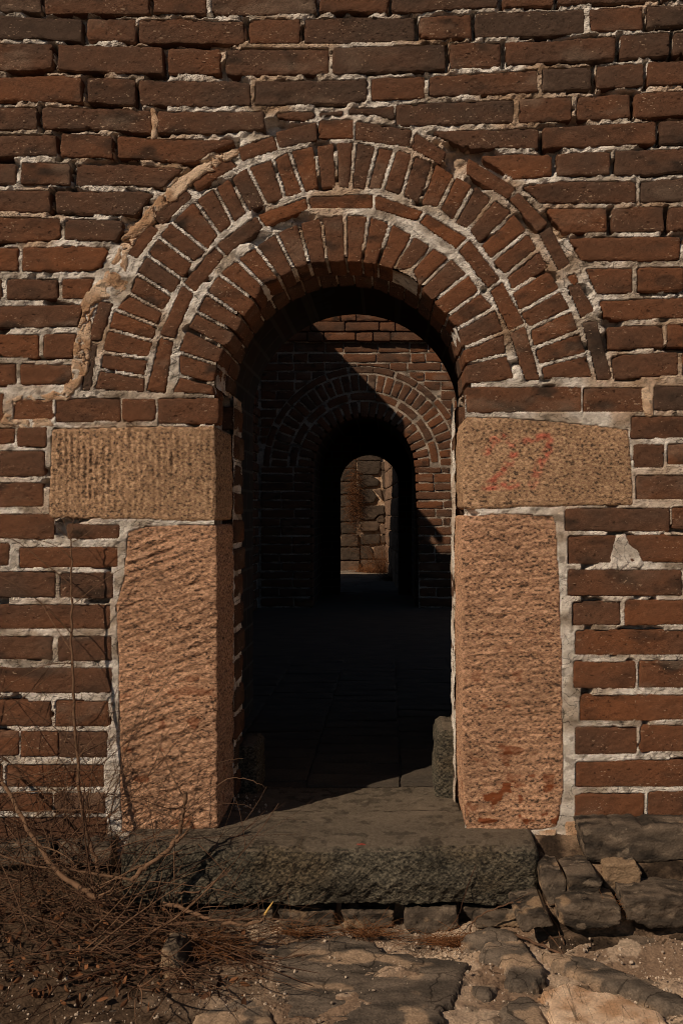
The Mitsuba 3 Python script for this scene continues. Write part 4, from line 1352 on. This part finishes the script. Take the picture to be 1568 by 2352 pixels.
branch_thing('upright_sapling', 'thin bare sapling standing upright before the bricks left of the doorway',
             [(243, 2030, -.22), (210, 1950, -.20), (187, 1850, -.17), (174, 1700, -.14), (169, 1560, -.12), (165, 1400, -.10), (164, 1290, -.10), (165, 1215, -.10), (167, 1190, -.10)], .0075, .0012, tone=.8, cat='sapling', nsub=9, sub_len=.26,
             subs=[([(165, 1345, -.10), (110, 1300, -.12), (30, 1240, -.15), (-30, 1225, -.17)], .0022), ([(169, 1462, -.11), (100, 1390, -.15), (30, 1340, -.2), (-20, 1320, -.2)], .0022), ([(166, 1286, -.10), (120, 1250, -.12), (60, 1235, -.13), (0, 1225, -.14)], .0016), ([(168, 1525, -.12), (120, 1525, -.16), (50, 1555, -.2), (-10, 1600, -.2)], .0022), ([(166, 1245, -.10), (200, 1225, -.09), (236, 1190, -.09)], .0013)])
branch_thing('leaning_branch', 'thick grey brown branch leaning in from the left edge over the brush',
             [(-40, 1740, -.10), (20, 1820, -.18), (80, 1930, -.26), (130, 2000, -.32), (200, 2050, -.36), (245, 2075, -.38)], .006, .0085, tone=.95, nsub=5, sub_len=.22)
branch_thing('forked_branch', 'forked bare branch with a snapped stub rising before the left pillar',
             [(304, 2024, -.30), (335, 1990, -.29), (385, 1955, -.27), (405, 1925, -.25), (418, 1890, -.25), (424, 1850, -.24), (427, 1818, -.24)], .0075, .0065, tone=.95,
             subs=[([(405, 1935, -.26), (425, 1915, -.26), (437, 1900, -.26)], .006), ([(400, 1955, -.27), (400, 2000, -.28), (401, 2055, -.29)], .0026), ([(304, 2022, -.30), (200, 2005, -.30), (80, 1990, -.32), (-30, 1950, -.34)], .0045), ([(340, 1830, -.14), (352, 1910, -.2), (368, 1970, -.27)], .002)], nsub=4, sub_len=.2)
branch_thing('fallen_branch', 'long fallen branch with a pale snapped tip lying before the step',
             [(375, 2074, -.34), (440, 2096, -.36), (490, 2116, -.37), (555, 2124, -.38), (590, 2120, -.385), (608, 2102, -.385)], .0062, .0045, tone=1.0, tip=[(608, 2102, -.385), (616, 2088, -.386), (627, 2072, -.387)],
             subs=[([(445, 2096, -.36), (470, 2085, -.36), (520, 2082, -.36)], .0022), ([(560, 2124, -.38), (561, 2134, -.38)], .003)])
branch_thing('arching_stem', 'single thin stem arching across the foot of the left pillar', [(420, 1870, -.13), (480, 1815, -.11), (530, 1788, -.10), (570, 1792, -.10), (607, 1808, -.10)], .0016, .0009, tone=.85, cat='stem')
branch_thing('dead_stem', 'thin stem sloping along the step right of the forked branch', [(400, 2052, -.28), (450, 2048, -.28), (500, 2020, -.28), (530, 1996, -.28)], .003, .0014, tone=.6, cat='stem', subs=[([(455, 1940, -.24), (500, 1985, -.25), (573, 2075, -.27)], .0018)])
branch_thing('dry_vine', 'thin brown vine trailing over the stones right of the step', [(1078, 2140, -.20), (1095, 2110, -.22), (1140, 2086, -.24), (1180, 2076, -.25), (1225, 2078, -.25), (1258, 2096, -.26), (1275, 2120, -.28), (1295, 2170, -.32)], .0028, .0018, tone=.55, cat='vine', nsub=3, sub_len=.1)
branch_thing('weathered_stick', 'grey stick lying along the grit in the lower right', [(1180, 2150, -.30), (1250, 2175, -.34), (1310, 2210, -.40), (1356, 2250, -.46)], .005, .003, tone=.55, cat='stick', subs=[([(1240, 2130, -.26), (1275, 2165, -.31), (1300, 2205, -.38)], .0028)])
branch_thing('thin_stalk', 'thin dark stalk standing against the right end of the step', [(1040, 2130, -.19), (1058, 2085, -.185), (1075, 2030, -.182), (1092, 1990, -.182)], .0016, .001, tone=.05, cat='stalk')

# dead leaves among the stems
parts, uvs = [], []
for k in range(300):
    fx = min(rb.normal(200, 190), 560)
    yb = rb.uniform(-.72, -.12)
    x = (fx - CX) * S * (1 + yb / D)
    hump = max(0.0, 1 - abs(x + 1.05) / .6)
    z = float(ground_z(np.array(x), np.array(yb))) + .005 + rb.uniform(0, .09) * hump
    L = rb.uniform(.008, .022)
    wd = L * rb.uniform(.35, .6)
    u = np.linspace(-1, 1, 5)
    prof_ = np.array([.15, .75, 1, .7, .05]) * wd
    cu = rb.uniform(.2, .9) * L
    vv = np.vstack([np.column_stack([u * L, s * prof_, cu * (u ** 2 * .6 + .5 * (s != 0) * (prof_ / wd))]) for s in (-1, 0, 1)])
    Rm = trimesh.transformations.random_rotation_matrix(rb.uniform(0, 1, 3))[:3, :3]
    vv = vv @ Rm.T + (x, min(yb, -.05), z)
    ff = []
    for s in (0, 5):
        for i in range(4):
            ff += [[s + i, s + i + 1, s + i + 6], [s + i, s + i + 6, s + i + 5]]
    parts.append((vv, np.array(ff)))
    uvs.append(np.tile([rb.uniform() ** 1.5, .5], (len(vv), 1)))
put('fallen_leaves', join(parts), 'dry_leaf', np.vstack(uvs))
tell('fallen_leaves', 'curled brown leaves lying in the brush on the left', 'leaves', kind='stuff')


def tuft(name, label, fx, fy, y, n, L, spread, up, tone=(.3, .8), group=None, cat='grass tuft', rad=.0011, r_dir=None):
    key = key_for(name)
    tell(key, label, cat, group)
    c = fpt(fx, fy, y)
    ps, us = [], []
    for k in range(n):
        b = c + np.array([rb.normal(0, spread[0]), rb.normal(0, spread[1]), 0])
        az = rb.uniform(0, 2 * math.pi)
        d = np.array([math.cos(az), math.sin(az) * .6 - .2, abs(rb.normal(up, .35))])
        pts = np.vstack([c - (0, 0, .02), (b + c) / 2 - (0, 0, .008), curl(b, d, L * rb.uniform(.4, 1.2), 7, .5, rb, droop=.9)])
        v, f = tube(pts, np.linspace(rad, rad * .35, len(pts)), 3)
        ps.append((v, f))
        us.append(np.tile([rb.uniform(*tone), .5], (len(v), 1)))
    v, f = join(ps)
    scene[key] = mikit.ply((v, f), 'dry_grass', smooth=True, uv=np.vstack(us))


def grass_col(p, n, uv):
    return mix(C(.075, .034, .018), C(.33, .15, .065), uv.x)


mat('dry_grass', grass_col)
tuft('grass_tuft', 'rusty dry grass tuft under the middle of the step', 850, 2140, -.20, 90, .085, (.05, .02), .5, group='grass tufts along the step')
tuft('grass_tuft', 'matted rusty grass tuft at the right under the step', 1050, 2160, -.24, 170, .085, (.07, .022), .25, group='grass tufts along the step')
tuft('grass_tuft', 'dry grass tuft left of the step between twigs', 690, 2138, -.22, 70, .10, (.06, .02), .35, group='grass tufts along the step')
tuft('grass_tuft', 'small straw grass tuft among the footing stones on the right', 1400, 2084, -.30, 45, .05, (.012, .006), .3, tone=(.7, 1.0), group='grass tufts along the step')
tuft('grass_tuft', 'reddish grass tuft at the right edge of the brush', 470, 2170, -.36, 160, .12, (.08, .05), .3, group='grass tufts along the step')
# plants beyond the far opening
g0 = W(*G(520, 1590), 5.6)
fy = D * 4.6


def far_plant(name, label, gxy, r, n, L, spread, up, cat, tone, rad, droop=.5):
    key = key_for(name)
    tell(key, label, cat)
    c = W(*G(*gxy), r)
    ps, us = [], []
    for k in range(n):
        b = c + np.array([rb.normal(0, spread[0]), rb.normal(0, spread[1]), rb.normal(0, spread[2])])
        az = rb.uniform(0, 2 * math.pi)
        d = np.array([math.cos(az), math.sin(az) * .5 - .3, rb.normal(up, .5)])
        pts = curl(b, d, L * rb.uniform(.4, 1.2), 6, .6, rb, droop=droop)
        v, f = tube(pts, np.linspace(rad, rad * .4, len(pts)), 3)
        ps.append((v, f))
        us.append(np.tile([rb.uniform(*tone), .5], (len(v), 1)))
    v, f = join(ps)
    scene[key] = mikit.ply((v, f), 'dry_grass', smooth=True, uv=np.vstack(us))


far_plant('dry_grass_clump', 'rusty orange grass clump at the foot of the far stone wall', (420, 1534), 5.6, 420, .26, (.12, .05, .01), .5, 'grass', (.4, 1.0), .0028, .8)
far_plant('tall_dry_weed', 'tall thin dry weed against the pale parapet beyond the far opening', (590, 1545), 5.5, 170, .75, (.09, .05, .01), 2.2, 'weed', (.0, .6), .0026, .2)
far_plant('climbing_shrub', 'reddish leafless shrub hanging down the recess of the far stone wall', (255, 640), 5.78, 700, .24, (.045, .04, .34), .1, 'shrub', (.0, .6), .0034, .4)
far_plant('dark_weed', 'dark weed in the shade at the foot of the parapet', (690, 1636), 4.9, 160, .30, (.07, .06, .01), .9, 'weed', (.0, .3), .0026, .5)

# a broken stone standing in the brush
kk = key_for('broken_stone')
m = front(face(Polygon([tuple(fpt(x, y, -.52)[[0, 2]]) for x, y in [(372, 2185), (392, 2180), (412, 2188), (424, 2215), (414, 2270), (385, 2300), (352, 2300), (362, 2240)]]), sp=.008, r=.022, depth=.10, rough=.012, wob=.008, tilt=.01, corner=.01, seed=77, rings=4), -.52)
scene[kk] = mikit.ply(m, 'slate', smooth=True, uv=np.tile([.35, .3], (len(m[0]), 1)))
tell(kk, 'broken grey stone standing on end in the brush on the left', 'stone')
